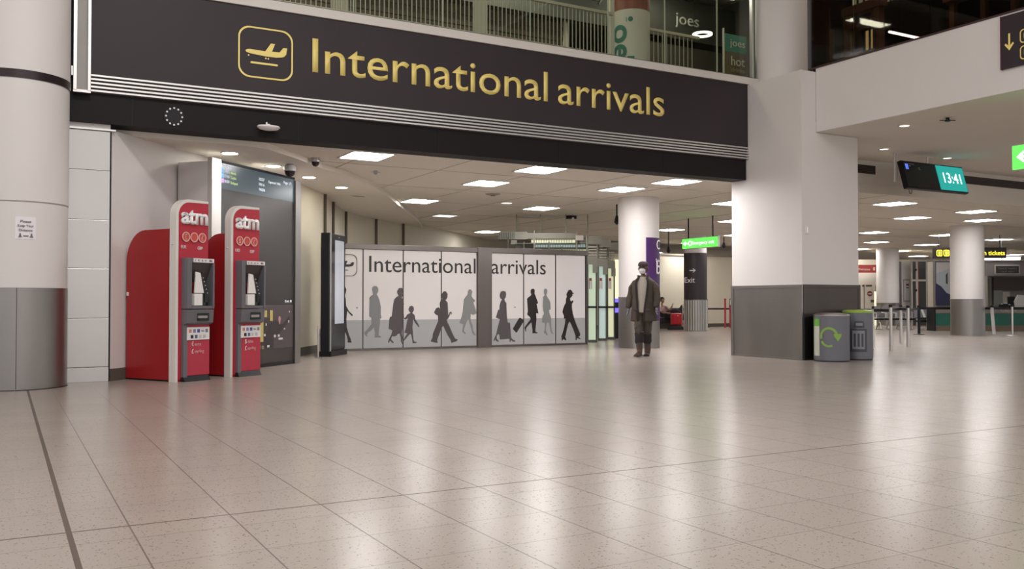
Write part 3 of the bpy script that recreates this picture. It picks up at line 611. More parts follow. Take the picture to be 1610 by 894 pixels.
# ------------------------------------------------------------------ cash machines
# local frame: x along the front, y backwards into the kiosk, z up
ARZ = math.radians(90 - 58)
MAROON = mat('label_maroon', (.20, .02, .03), .5)
def make_atm(name_loc, first, label, dp=.98):
    s = thing('cash_machine', label, 'cash machine', (*name_loc, 0), ARZ, 'red cash machine kiosks')
    # side body with a rounded upper back corner, outline in (y, z)
    sd = [(.10, .02), (dp, .02)] + [(dp - .36 + .36 * math.cos(t), 2.01 - .42 + .42 * math.sin(t)) for t in [PI / 2 * i / 10 for i in range(11)]] + [(.10, 2.01)]
    part('kiosk_body', B().prism(sd, (.03, 0, 0), UY, UZ, .49), RED, s, bev=.006)
    part('plinth', B().box(.05, .51, .06, dp - .03, 0, .02), DARKP, s)
    part('header_slab', B().prism(rrect(0.02, .54, .0, 2.385, .2, 8, (0, 0, 0, 1)), (0, .10, 0), UX, UZ, .10), RED, s)
    # pale edge trim: follows left side and rounded top
    P = [(0, 0), (0, 2.405 - .22)] + [(.22 - .22 * math.cos(t), 2.405 - .22 + .22 * math.sin(t)) for t in [PI / 2 * i / 10 for i in range(1, 11)]] + [(.545, 2.405)]
    Q = [(.042, 0), (.042, 2.355 - .17)] + [(.22 - .178 * math.cos(t), 2.355 - .17 + .178 * math.sin(t)) for t in [PI / 2 * i / 10 for i in range(1, 11)]] + [(.545, 2.375)]
    b = B(); V = [[b.bm.verts.new((x, y, z)) for x, z in L_] for L_, y in ((P, -.012), (Q, -.012), (Q, .105), (P, .105))]
    for i in range(len(P) - 1):
        for q in range(4): b.bm.faces.new((V[q][i], V[q][i + 1], V[(q + 1) % 4][i + 1], V[(q + 1) % 4][i]))
    for i in (0, len(P) - 1): b.bm.faces.new([V[q][i] for q in range(4)])
    part('edge_trim', b, mat('trim_white', (.74, .70, .66), .3), s)
    part('front_panel', B().prism(rrect(.048, .545, .03, 2.37, .17, 8, (0, 0, 0, 1)), (0, .002, 0), UX, UZ, .012), REDF, s)
    fy = -.011
    text('lettering', 'atm', mat('atm_white', (.85, .83, .83), .4), s, (.075, fy, 2.085), UX, UZ, .215, .44, .03, .028, world=False)
    for k, (cx, ch) in enumerate(((.155, '€' if first else '$'), (.292, ''), (.43, '£'))):
        e = part('currency_badge', B().cone((cx, fy, 1.905), (cx, fy - .012, 1.905), .060, n=28), mat('badge_red', (.62, .08, .06), .35), s)
        part('badge_ring', ring(.052, .066, (cx, fy - .012, 1.905), UX, UZ, .006), mat('badge_pink', (.72, .42, .38), .35), e)
        if ch: text('badge_symbol', ch, mat('badge_pink2', (.70, .36, .33), .4), e, (cx - .02, fy - .013, 1.868), UX, UZ, .075, .04, .003, .01, world=False)
    text('currency_code', 'EUR' if first else 'USD', WPRINT, s, (.085, fy, 1.75), UX, UZ, .045, .085, .003, .006, world=False)
    text('currency_code', 'GBP', WPRINT, s, (.36, fy, 1.745), UX, UZ, .045, .085, .003, .006, world=False)
    # machine: grey housing with a screen recess
    y0, y1 = -.13, -.002
    hb = B().box(.095, .165, y0, y1, .955, 1.625).box(.165, .545, y0, y1, 1.565, 1.625).box(.515, .545, y0 - .01, y1, .955, 1.565).box(.165, .515, y0, y1, .955, .995)
    part('screen_housing', hb, GREYM, s, bev=.006)
    part('recess_back', B().prism([(.165, .995), (.515, .995), (.515, 1.565), (.165, 1.565)], (0, -.004, 0), UX, UZ, .006), mat('recess_slate', (.075, .078, .095), .35), s)
    part('recess_hood', B().prism([(-.12, 1.565), (-.006, 1.565), (-.006, 1.30)], (.165, 0, 0), UY, UZ, .34), mat('hood_brown', (.055, .045, .042), .4), s)
    part('display_screen', B().prism([(-.02, 1.32), (-.10, 1.05), (-.085, 1.045), (-.008, 1.31)], (.33, 0, 0), UY, UZ, .15), mat('screen_off', (.03, .035, .05), .15), s)
    kp = part('white_shield', B().prism([(.205, 1.165), (.36, 1.165), (.30, 1.43), (.225, 1.445)], (0, -.118, 0), UX, UZ, .02), mat('shield_white', (.82, .80, .76), .4), s)
    part('keypad', B().prism([(.315, 1.44), (.335, 1.41), (.425, 1.16), (.42, 1.045), (.375, 1.045), (.365, 1.165), (.305, 1.41)], (0, -.122, 0), UX, UZ, .02), mat('key_black', (.012, .012, .014), .3), s)
    for k in range(5): part('key', B().box(.335 + k * .018, .347 + k * .018, -.146, -.141, 1.36 - k * .05, 1.372 - k * .05), WPRINT, s)
    part('reader_block', B().box(.205, .34, -.135, -.01, 1.0, 1.155), mat('shield_white', (.82, .80, .76), .4), s, bev=.004)
    part('lens_block', B().box(.345, .40, -.13, -.01, 1.0, 1.15), mat('olive_black', (.03, .035, .02), .4), s, bev=.004)
    part('lens', B().cone((.43, -.12, 1.075), (.43, -.01, 1.075), .04, n=18), DARKP, s)
    lb = part('label_strip', B().box(.185, .535, -.136, -.131, 1.57, 1.622), WPRINT, s)
    text('label_text', '£ € $ ¥  ■', mat('label_ink', (.25, .12, .14), .5), lb, (.20, -.137, 1.583), UX, UZ, .026, .30, .001, .004, world=False)
    # dispenser section
    part('dispenser', B().prism([(y0, .945), (y0 + .015, .77), (y0 + .06, .745), (-.002, .745), (-.002, .945)], (.095, 0, 0), UY, UZ, .45), GREYM, s, bev=.006)
    part('slot_mouth', B().box(.265, .455, -.134, -.10, .80, .90), mat('slot_black', (.01, .01, .01), .5), s)
    part('slot_bar', B().box(.265, .42, -.145, -.11, .83, .865), mat('slot_grey', (.30, .28, .28), .4), s, bev=.004)
    # lower cabinet
    part('cabinet_post', B().box(.095, .16, -.06, -.002, .055, .745), GREYM, s, bev=.004)
    part('lower_door', B().box(.16, .54, -.05, -.002, .075, .745), mat('door_red', (.46, .03, .06), .4), s, bev=.004)
    part('kick_plate', B().prism([(-.09, .0), (-.002, .0), (-.002, .055), (-.05, .07)], (.095, 0, 0), UY, UZ, .43), DARKP, s)
    card = part('card_label', B().box(.145, .525, -.066, -.0605, .545, .712), WPRINT, s)
    cols = ((.55, .22, .16), (.2, .2, .38), (.05, .07, .30), (.12, .12, .18), (.2, .2, .22)), ((.02, .02, .02), (.10, .12, .22), (.55, .52, .52), (.5, .47, .47))
    for j, rw in enumerate(cols):
        for i, c in enumerate(rw):
            x = .175 + i * .070 + j * .03; z = .64 - j * .075
            if (j, i) == (0, 3): text('card_name', 'VISA', mat('card_03', c, .5), card, (x - .005, -.0665, z + .008), UX, UZ, .026, .058, .002, .01, world=False); continue
            part('card_mark', B().box(x, x + .045, -.068, -.066, z, z + .045), mat('card_%d%d' % (j, i), c, .5), card)
    for k, (a, w) in enumerate((('€' if first else '$', 'euros' if first else 'dollars'), ('£', 'sterling'))):
        text('currency_symbol', a, WPRINT, s, (.235, -.051, .462 - k * .095), UX, UZ, .062, .035, .002, .01, world=False)
        text('currency_word', w, mat('word_pink', (.70, .40, .42), .5), s, (.285, -.051, .465 - k * .095), UX, UZ, .048, .11 + .05 * k, .002, .002, world=False)
    part('side_badge', B().box(.012, .03, dp - .05, dp - .025, 1.13, 1.18), WPRINT, s)
    part('trim_bolt', B().ball((-.003, .05, 1.80), .012, seg=10, rings=6), ALU, s)
    return s
make_atm((1.964, 12.465), True, 'red cash machine nearest the round column, with EUR and GBP badges')
make_atm((2.765, 12.935), False, 'red cash machine with USD and GBP badges, right before the arrivals board', .60)

# ------------------------------------------------------------------ arrivals board
BA = math.radians(48); bu = Vector((math.sin(BA), math.cos(BA), 0))
s = thing('arrivals_board', 'tall dark arrivals board with a map, in a steel frame behind the cash machines', 'information board', (4.33, 15.26, 0), PI / 2 - BA)
# local: x along board (0 at its right edge), y into the wall, z up
part('cabinet', B().box(-2.25, .17, .06, .58, .0, 3.12), mat('board_side_metal', (.62, .60, .60), .3, .4), s)
part('screen_panel', B().box(-2.03, 0, .02, .06, .06, 3.13), grain(mat('board_charcoal', (.040, .036, .034), .22), 1, .1), s)
part('left_post', B().box(-2.25, -2.03, -.02, .06, .0, 3.17), STEEL_L, s, bev=.005)
part('right_post', B().box(0, .17, -.02, .2, .0, 3.11), STEEL, s, bev=.005)
part('bottom_sill', B().box(-2.03, 0, .0, .06, .0, .06), DARKP, s)
part('top_cap', B().box(-2.03, 0, -.0, .2, 3.13, 3.16), DARKP, s)
fy = .019
TXT = mat('screen_text', (.6, .66, .72), .4, emit=(.6, .66, .72), glow=.55)
TXG = mat('screen_green', (.45, .62, .25), .4, emit=(.45, .62, .25), glow=.5)
part('lit_header', B().box(-2.028, -.005, .012, .0195, 2.74, 3.125), mat('screen_glow', (.035, .05, .06), .2, emit=(.10, .15, .18), glow=.25), s)
fy = .011
text('header_text', 'Arrivals', TXT, s, (-2.02, fy, 3.055), UX, UZ, .07, .26, .002, .008, world=False)
for k, (c, tm, ct, z) in enumerate((((.12, .30, .62), '14:15', 'Minsk', 2.99), ((.10, .32, .55), '17:10', 'Dublin', 2.915), ((.50, .22, .60), '18:50', 'Budapest', 2.84))):
    part('airline_block', B().box(-2.025, -1.93, fy - .002, fy, z - .01, z + .055), mat('airline_%d' % k, c, .4, emit=c, glow=.8), s)
    text('time_text', tm, TXT, s, (-1.92, fy, z), UX, UZ, .045, .12, .002, .006, world=False)
    text('city_text', ct, TXG, s, (-1.765, fy, z - .005), UX, UZ, .045, .14 + .04 * (k == 2), .002, .006, world=False)
for k, t in enumerate(('EI237', 'FR116', 'W62206')): text('flight_text', t, TXT, s, (-1.03, fy, 2.985 - k * .082), UX, UZ, .045, .15 + .02 * (k == 2), .002, .006, world=False)
text('status_text', 'Expected', TXT, s, (-.76, fy, 2.975), UX, UZ, .042, .20, .002, .005, world=False)
text('status_time', '1406', TXT, s, (-.53, fy, 2.975), UX, UZ, .042, .11, .002, .005, world=False)
text('page_text', 'Page 1/2', TXT, s, (-.33, fy, 3.02), UX, UZ, .045, .24, .002, .005, world=False)
fy = .019
text('foot_text', 'Exit B', TXT, s, (-.255, fy, 1.04), UX, UZ, .04, .2, .002, .005, world=False)
mp_ = part('map_panel', B().box(-2.0, -.02, fy - .003, fy, .285, .995), mat('map_mauve', (.075, .058, .062), .35), s)
fy = .0155
dk = mat('map_dark', (.036, .026, .028), .4)
part('map_area', B().prism([(-.661, .705), (-.547, .751), (-.43, .683), (-.312, .681), (-.133, .81), (-.117, .743), (-.252, .646), (-.429, .519), (-.574, .491), (-.6, .29), (-.826, .29), (-.828, .436), (-.717, .593)], (0, fy, 0), UX, UZ, .002), dk, mp_)
part('map_area', B().prism([(-1.95, .80), (-1.064, .824), (-.914, .838), (-.831, .789), (-.605, .785), (-.664, .705), (-.83, .38), (-.856, .29), (-1.95, .29)], (0, fy, 0), UX, UZ, .002), dk, mp_)
ye = mat('map_yellow', (.52, .42, .13), .4); wh = mat('map_white', (.6, .58, .58), .4)
for r in [(-.867, .802, -.79, .909), (-.704, .738, -.626, .91), (-.971, .407, -.886, .766), (-1.111, .408, -1.039, .713), (-1.3, .42, -1.22, .75)]:
    part('map_block', B().box(r[0], r[2], fy - .006, fy - .001, r[1], r[3]), ye, mp_)
for r in [(-1.018, .254, -.959, .32), (-.931, .249, -.871, .316)]:
    part('map_block', B().box(r[0], r[2], fy - .006, fy - .001, r[1] + .04, r[3] + .03), mat('map_olive', (.22, .18, .09), .4), mp_)
for r in [(-.873, .494, -.825, .532), (-.588, .467, -.535, .509), (-.472, .471, -.424, .51), (-.452, .424, -.33, .455), (-.776, .312, -.716, .347), (-.149, .869, -.12, .895), (-.934, .87, -.911, .897), (-.824, .663, -.795, .7), (-.297, .587, -.263, .611), (-.168, .702, -.138, .738)]:
    part('map_mark', B().box(r[0], r[2], fy - .006, fy - .001, r[1], r[3]), wh, mp_)
part('map_pin', B().prism([(-.43, .676), (-.415, .676), (-.387, .77), (-.4, .80), (-.425, .811), (-.45, .80), (-.46, .77)], (0, fy, 0), UX, UZ, .004), mat('map_pink', (.45, .22, .24), .4), mp_)

# ------------------------------------------------------------------ glazed partition with printed walking figures
s = thing('glass_partition', 'white glazed partition reading International arrivals over printed walking figures', 'partition', (9.2, 18.55, 0))
PW = grain(mat('print_back_white', (.74, .71, .70), .28), .7, .02); PG = mat('print_back_grey', (.40, .405, .415), .3)
xs = [5.83, 6.755, 7.68, 8.60, 9.50]; xs2 = [9.86, 10.735, 11.625, 12.49]
BANDZ = .655
for L_ in (xs, xs2):
    for a, c in zip(L_[:-1], L_[1:]):
        p = part('glass_panel', B().box(a + .012, c - .012, 18.56, 18.575, .05, 2.17), PW, s, world=True)
        part('grey_band', B().box(a + .012, c - .012, 18.556, 18.56, .05, BANDZ), PG, p, world=True)
MUL = mat('mullion_dark', (.09, .08, .075), .4, .5)
for x in xs[:-1] + xs2[1:]: part('mullion', B().box(x - .010, x + .010, 18.55, 18.60, .04, 2.18), MUL, s, world=True)
PST = grain(mat('partition_steel', (.19, .17, .16), .4, 1.0), 3, .12, (1, 1, .15))
part('centre_post', B().box(9.50, 9.86, 18.50, 18.66, 0, 2.30), PST, s, world=True, bev=.006)
part('header_rail', B().box(5.83, 9.50, 18.52, 18.64, 2.18, 2.285).box(9.86, 12.52, 18.52, 18.64, 2.18, 2.30), PST, s, world=True, bev=.004)
part('bottom_rail', B().box(5.83, 9.50, 18.54, 18.62, 0, .045).box(9.86, 12.52, 18.54, 18.62, 0, .045), PST, s, world=True)
part('end_mullion', B().box(12.49, 12.53, 18.53, 18.62, 0, 2.30), MUL, s, world=True)
for x in (6.62, 11.52 - .02 - 1.0): part('lock', B().cone((x, 18.553, .92), (x, 18.56, .92), .014, n=10), DARKP, s, world=True)
BLKP = mat('print_black', (.022, .018, .018), .4)
YF = 18.5555
text('lettering', 'International', BLKP, s, (6.89, YF, 1.695), UX, UZ, .365, 9.46 - 6.89, .003)
text('lettering', 'arrivals', BLKP, s, (9.87, YF, 1.70), UX, UZ, .365, 11.345 - 9.87, .003)
part('icon_frame', outline(rrect(5.98, 6.62, 1.59, 2.06, .13), .014, (0, YF, 0), UX, UZ, .003), BLKP, s, world=True)
part('plane_icon', B().prism([(5.98 + (x - 2.875) * .82, 1.585 + (z - 4.235) * .64) for x, z in PLANE], (0, YF, 0), UX, UZ, .003), BLKP, s, world=True)
part('runway_icon', B().box(6.15, 6.42, YF - .003, YF, 1.715, 1.73), BLKP, s, world=True)
FC = {'hidden_man': (.022, .018, .018), 'man_in_jacket': (.21, .215, .22), 'cape_woman': (.085, .072, .078), 'child': (.085, .072, .078), 'umbrella_man': (.068, .058, .062), 'coat_woman': (.225, .228, .23), 'long_skirt_woman': (.085, .075, .08), 'suitcase': (.022, .018, .018), 'phone_man': (.018, .013, .013), 'skirt_woman': (.225, .23, .235), 'cap_woman': (.018, .013, .013)}
for k, pts in FIGURES.items():
    o = part('printed_figure', B().prism(pts, (0, YF, 0), UX, UZ, .003), mat('print_' + k, FC[k], .4), s, world=True)
    o['label'] = 'printed silhouette of ' + {'hidden_man': 'a black walking man', 'man_in_jacket': 'a grey man in a jacket', 'cape_woman': 'a woman in a cape', 'child': 'a small child', 'umbrella_man': 'a man with bag and umbrella', 'coat_woman': 'a pale woman in a coat', 'long_skirt_woman': 'a woman in a long coat with bag', 'suitcase': 'a black wheeled suitcase', 'phone_man': 'a black man figure on the phone', 'skirt_woman': 'a pale woman in a skirt', 'cap_woman': 'a black woman figure in a cap'}[k]
part('suitcase_handle', B().prism([(10.79, .665), (10.845, .72), (10.905, .695), (10.90, .685), (10.845, .708), (10.797, .655)], (0, YF, 0), UX, UZ, .003), WPRINT, s, world=True)
# ------------------------------------------------------------------ digital totem before the partition
tp = at(520, 17.45)
s = thing('digital_totem', 'tall black digital advertising totem standing before the left end of the glass partition', 'digital screen', (tp.x, tp.y, 0), PI / 2 - math.radians(38))
# local x runs along the screen face (back to the right), y to the rear
part('casing', B().box(.0, .80, .0, .16, .10, 2.37), DARKP, s, bev=.008)
part('base', B().box(-.10, .82, -.05, .22, 0, .10), DARKP, s, bev=.006)
part('screen', B().box(.20, .75, -.006, 0, .62, 2.25), mat('totem_reflection', (.46, .49, .54), .10, emit=(.62, .68, .78), glow=.12), s)  # bluish-white colour and faint glow stand in for reflections in the screen
part('screen_bezel', B().box(.0, .80, -.012, -.001, 2.25, 2.36).box(0, .20, -.012, -.001, .62, 2.25).box(.75, .80, -.012, -.001, .62, 2.25), mat('totem_gloss', (.012, .012, .018), .12), s)
part('lower_panel', B().box(.0, .80, -.012, -.001, .12, .62), mat('totem_gloss2', (.03, .03, .032), .15), s)
part('edge_strip', B().box(-.045, -.002, -.015, .04, .06, 2.38), ALU, s, bev=.004)
part('rear_casing', B().box(-.10, -.045, .0, .16, .05, 2.37), DARKP, s)
part('camera_lens', B().cone((.42, -.02, 2.31), (.42, -.01, 2.31), .012, n=10), ALU, s)
# low guard rail at its left
g0_ = at(500.5, 17.0)
s = thing('guard_rail', 'low steel guard rail with upright post left of the digital totem', 'rail', (g0_.x, g0_.y, 0))
g0 = at(500.5, 17.0)
part('post', B().cone((g0.x, g0.y, 0), (g0.x, g0.y, .60), .018, n=10), STEEL_L, s, world=True)
g1 = at(503.5, 17.4)
part('post', B().cone((g1.x, g1.y, 0), (g1.x, g1.y, .52), .018, n=10), STEEL_L, s, world=True)
part('rail', B().tube([(g0.x, g0.y, .42), (g1.x, g1.y, .42)], .014), STEEL_L, s, world=True)
part('foot', B().cone((g0.x, g0.y, 0), (g0.x, g0.y, .012), .06, n=16), STEEL, s, world=True)

# ------------------------------------------------------------------ portal screens right of the partition
def vt(name, label, cat, x, d, z=0., group=None): return thing(name, label, cat, at(x, d, z), -YAW, group)
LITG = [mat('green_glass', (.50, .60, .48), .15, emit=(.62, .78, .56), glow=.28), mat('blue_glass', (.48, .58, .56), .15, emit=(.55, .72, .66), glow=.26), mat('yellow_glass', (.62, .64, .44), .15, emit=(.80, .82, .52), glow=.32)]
FRM = mat('portal_frame', (.10, .105, .09), .4, .5)
PGR = grain(mat('portal_grey', (.26, .25, .21), .5, .3), 4, .1)
rows = [(924, 938, 23.4, 537.5), (940.5, 953.5, 24.4, 534), (955, 966, 25.3, 531.5)]
for k, (x0, x1, d, yb) in enumerate(rows):
    s = vt('portal_screen', ('tall pale green glass portal screen next to the white partition', 'tall bluish glass portal screen, middle one right of the partition', 'tall yellowish glass portal screen, last one before the round white column')[k], 'glass screen', x0, d, 0, None)
    w = (x1 - x0) * d / 1428; t = hz(408 + k * 3.5, d)
    part('glass', B().box(.02, w - .02, 0, .012, .07, t - .12), LITG[k], s)
    part('frame', B().box(-.01, .02, -.02, .03, 0, t).box(w - .025, w + .015, -.02, .03, 0, t).box(.02, w - .025, -.02, .03, 0, .07), FRM, s)
    z = hz(482.5, d); part('handrail', B().box(-.01, w + .01, -.05, -.02, z - .025, z + .025), DARKP, s)
    part('sign_plate', B().box(.04, .10, -.012, 0, hz(454, d), hz(440, d)), WPRINT, s)
    part('plate_frame', B().box(.035, .105, -.016, -.012, hz(441, d), hz(437, d)).box(.035, .045, -.016, -.012, hz(454, d), hz(440, d)).box(.095, .105, -.016, -.012, hz(454, d), hz(440, d)), mat('plate_red', (.30, .05, .04), .5), s)
    # stepped head unit
    z1 = t + .10; q = 0
    part('head_unit', B().box(-.02, w + .02, -.06, .12, t - .12, t + .08).box(w * .55, w + .03, -.06, .12, t - .34, t - .12), PGR, s)
    hb = B()
    for j in range(4): hb.box(0 + .03, w, -.05, .10, t + .10 + j * .07, t + .135 + j * .07)
    part('louvre', hb, mat('louvre_pale', (.42, .40, .34), .4, .3), s)
    part('upright', B().cone((-.01, .03, t), (-.01, .03, t + .62), .022, n=8), PGR, s)
    part('top_block', B().box(.03, w + .12, -.05, .25, t + .40, t + .60), PGR, s)
    part('rod', B().cone((w * .6, .05, t + .38), (w * .6, .05, t + .40), .02, n=8), PGR, s)
# overhead gantry behind the partition
s = thing('steel_gantry', 'grey steel gantry with lit gridded panels rising behind the white partition', 'gantry', at(860, 24.5), -YAW)
def gx(px, d=24.5): return (px - 860) * d / 1428
def gb(x0, x1, y0, y1, d=24.5, t0=0., t1=.15):
    return B().box(gx(x0), gx(x1), t0, t1, hz(y1, 24.5), hz(y0, 24.5))
part('box_beam', gb(784, 829, 364, 376, t1=.4), PGR, s)
part('beam', gb(829, 906, 366, 375, t1=.25), PGR, s)
part('beam', gb(905, 917, 370, 378, t0=-.1, t1=.3), mat('beam_end', (.55, .50, .44), .5), s)
fb = B()
for k in range(9): fb.box(gx(785 + k * 2.8), gx(786.2 + k * 2.8), -.012, 0, hz(375.5, 24.5), hz(365, 24.5))
part('fin', fb, FRM, s)
for k, (x0, x1, ya, yb, ga) in enumerate(((835, 905, 376, 381, 2), (842, 930, 382, 387, 1), (862, 925, 389.5, 394, 2))):
    part('lit_panel', gb(x0, x1, ya, yb, t0=.1 + .3 * k, t1=.12 + .3 * k), (LITG[2], LITG[1], LITG[2])[k], s)
    lb = B()
    for j in range(int((x1 - x0) / 4)): lb.box(gx(x0 + j * 4), gx(x0 + j * 4 + .8), .09 + .3 * k, .1 + .3 * k, hz(yb, 24.5), hz(ya, 24.5))
    part('grid_bars', lb, PGR, s)
    part('rail', gb(x0 - 25, x1 + 8, yb + .3, yb + 2.2, t0=.05 + .3 * k, t1=.35 + .3 * k), FRM, s)
    part('rail_end', gb(x0 - 32, x0 - 22, ya + .5, yb + 2.5, t0=.05 + .3 * k, t1=.35 + .3 * k), PGR, s)
for x, t, z in ((799, 373, .02), (824, 380, .05), (840, 362, .0), (863, 380, .06), (883, 388, .06), (906.5, 364, .0)):
    part('upright', B().box(gx(x - .9), gx(x + .9), -.06 - z, -.02 - z, 0, hz(t, 24.5)), PGR if x in (840, 906.5) else FRM, s)
for k, (x, y) in enumerate(((920, 373), (931, 377), (939, 381), (949, 387), (960, 391))):
    part('step_block', B().box(gx(x - 8), gx(x + 3), .2 * k, .2 * k + .25, hz(y + 9, 24.5), hz(y, 24.5)), PGR, s)
    part('hanger', B().box(gx(x + 4), gx(x + 5.2), .2 * k, .2 * k + .03, hz(y + 26, 24.5), hz(y, 24.5)), PGR, s)
for x in (812, 850, 890, 925): part('drop_rod', B().cone((gx(x), .15, hz(366, 24.5)), (gx(x), .15, 3.42), .015, n=6), PGR, s)
s = vt('wall_light_strip', 'narrow pale yellow lit wall strip between the portal screens and the round white column', 'light', 968, 27, 0)
part('strip', B().box(-.02, .09, 0, .03, .7, hz(408, 27)), mat('strip_glow', (.7, .65, .4), .5, emit=(1, .9, .55), glow=.7), s)
part('frame', B().box(-.05, .12, .03, .06, .0, hz(404, 27)), CREAM, s)
s = vt('blue_kiosk', 'narrow kiosk with glowing blue lights beside the round white column', 'kiosk', 967, 26, 0)
part('body', B().box(-.03, .12, 0, .1, .0, hz(470, 26)), DARKP, s)
BLU = mat('blue_led', (.05, .05, .8), .4, emit=(.12, .08, 1), glow=1.6)
part('blue_light', B().box(-.01, .10, -.01, 0, hz(475, 26), hz(469, 26)), BLU, s)
part('blue_light', B().box(-.01, .10, -.01, 0, hz(491, 26), hz(484, 26)), BLU, s)
part('foot', B().box(-.03, .12, -.02, .12, 0, .05), DARKP, s)

# ------------------------------------------------------------------ round columns of the hall
def col(px, d, r, zc, label, extra=None, steelm=None, ztop=3.42):
    p = at(px, d + r); s = thing('round_column', label, 'column', (p.x, p.y, 0))
    part('steel_sleeve', B().cone((0, 0, .0), (0, 0, zc), r + .004, n=48), steelm or STEEL, s, smooth=True)
    part('shaft', B().cone((0, 0, zc), (0, 0, ztop), r, n=48), WHITE, s, smooth=True)
    part('sleeve_rim', B().cone((0, 0, zc - .02), (0, 0, zc + .005), r + .012, n=48), STEEL, s, smooth=True)
    return s, p
s, pcol = col(1004.5, 20.35, .464, hz(467, 20.4), 'round white column with steel foot and purple banner behind the walking man')
# purple wrap banner on its right side
aim = math.atan2(-pcol.y, -pcol.x)
wb2 = B(); r = .472; G_ = []
for i in range(13):
    a = aim + math.radians(20 + i * 85 / 12)
    G_.append((wb2.bm.verts.new((r * math.cos(a), r * math.sin(a), .62)), wb2.bm.verts.new((r * math.cos(a), r * math.sin(a), hz(373, 20.4)))))
for (a, c), (d_, e) in zip(G_[:-1], G_[1:]): wb2.bm.faces.new((a, d_, e, c))
ban = part('purple_banner', wb2, mat('banner_purple', (.060, .014, .115), .5), s, solid=.006)
for t, h0, ht, ww in (('C', hz(391, 20.4), .22, .18), ('Getaway', hz(411, 20.4), .07, .30), ('b', hz(430, 20.4), .3, .2)):
    a = aim + math.radians(62); tu = Vector((-math.sin(a), math.cos(a), 0)); n = Vector((math.cos(a), math.sin(a), 0))
    text('banner_letter', t, WPRINT, ban, n * (r + .012) + UZ * h0 - tu * ww * .35, tu, UZ, ht, ww, .003, .01, world=False)
s, p = col(1093.5, 32.3, .40, hz(470, 32.3), 'round column with black Exit wrap and ribbed steel foot in the far hall')
part('black_wrap', B().cone((0, 0, hz(471, 32.3)), (0, 0, hz(397, 32.3)), .412, n=48), mat('wrap_black', (.025, .018, .022), .45), s, smooth=True)
aim = math.atan2(-p.y, -p.x)
for t, px_, y, ht, ww in (('Exit', -13, 443, .24, .42),):
    a = aim - .46; tu = Vector((-math.sin(a), math.cos(a), 0)); n = Vector((math.cos(a), math.sin(a), 0))
    text('exit_lettering', t, WPRINT, s, n * .418 - tu * .22 + UZ * hz(444, 32.3), tu, UZ, .20, .40, .004, .006, world=False)
    part('arrow_icon', B().prism([(0, .05), (.17, .05), (.11, 0), (.15, 0), (.24, .07), (.15, .14), (.11, .14), (.17, .09), (0, .09)], n * .42 - tu * .02 + UZ * hz(428, 32.3), tu, UZ, .004), WPRINT, s)
fl = B()
for k in range(28):
    a = 2 * PI * k / 28; fl.cone((.408 * math.cos(a), .408 * math.sin(a), .02), (.408 * math.cos(a), .408 * math.sin(a), hz(472, 32.3)), .018, n=6)
part('steel_ribs', fl, STEEL_L, s)
s, p = col(1521, 27.9, .485, hz(470, 27.6), 'round white column with steel foot beside the ticket counter')
s, p = col(1396, 40.0, .475, hz(476, 40), 'far pale round column behind the row of waiting seats')

# ------------------------------------------------------------------ far cream wall, left of the square pillar
struct('wall_cream_far', B().box(17.5, 42, 29.05, 29.25, 0, 2.93), CREAM)
struct('baseboard_far', B().box(17.5, 42, 29.02, 29.05, 0, .14), SKIRT)
struct('trim_3', B().box(17.5, 42, 28.98, 29.3, 2.93, 3.0), mat('wall_cap', (.35, .31, .25), .6))
struct('trim_4', B().box(27.4, 27.43, 29.04, 29.05, .14, 2.93), SKIRT)
struct('wall_end', B().box(-14, 75, 74, 74.3, 0, 3.42), CREAM)
# barrier belt with posts and red stands
s = vt('belt_barrier', 'black belt barrier stretched before the far cream wall', 'barrier', 1145, 37.3)
def sx(px, p0, d): return (px - p0) * d / 1428
part('belt', B().box(sx(1111, 1145, 37.3), sx(1166, 1145, 37.3), 0, .01, hz(486.5, 37.3), hz(484, 37.3)), DARKP, s)
part('post', B().cone((sx(1167, 1145, 37.3), 0, .03), (sx(1167, 1145, 37.3), 0, hz(477, 37.3)), .05, n=12), DARKP, s)
part('post', B().cone((sx(1112, 1145, 37.3), 0.02, .03), (sx(1112, 1145, 37.3), .02, hz(470, 37.3)), .03, n=12), STEEL, s)
for x in (1167, 1112): part('foot', B().cone((sx(x, 1145, 37.3), 0, 0), (sx(x, 1145, 37.3), 0, .03), .12, n=20), DARKP, s)
PINK = mat('stand_red', (.55, .01, .05), .4)
for k, (x, y, dd) in enumerate(((1140, 471, 36.9), (1148, 482, 37.0), (1152.5, 481, 36.7), (1158, 482, 37.0))):
    s = vt('queue_post', ('tall slim red queue post standing apart before the far wall', 'red queue post, left one of the close trio', 'red queue post, middle one of the close trio', 'red queue post, right one of the close trio')[k], 'queue post', x, dd, 0, 'red queue posts by the far wall')
    part('pole', B().cone((0, 0, .02), (0, 0, hz(y, dd)), .035 if k == 0 else .04, n=12), PINK, s)
    part('foot', B().cone((0, 0, 0), (0, 0, .02), .055, n=20), PINK, s)
    part('belt_head', B().cone((0, 0, hz(y, dd)), (0, 0, hz(y, dd) + .05), .05, n=12), PINK, s)
s = vt('notice_frame', 'small framed notice on top of the red queue posts by the far wall', 'notice', 1153.5, 36.75, hz(482, 36.7) + .05)
part('frame', B().box(-.17, .17, 0, .03, .0, .28), mat('notice_dark', (.06, .07, .04), .5), s)
part('notice_sheet', B().box(-.10, .13, -.006, 0, .04, .22), mat('notice_grey', (.30, .34, .28), .5), s)
part('notice_mark', B().box(-.15, -.11, -.008, 0, .03, .25), WPRINT, s)

# ------------------------------------------------------------------ hanging signs
def hanger(s, x, y, z0, z1, m=DARKP, r=.012): part('hanging_rod', B().cone((x, y, z0), (x, y, z1), r, n=6), m, s)
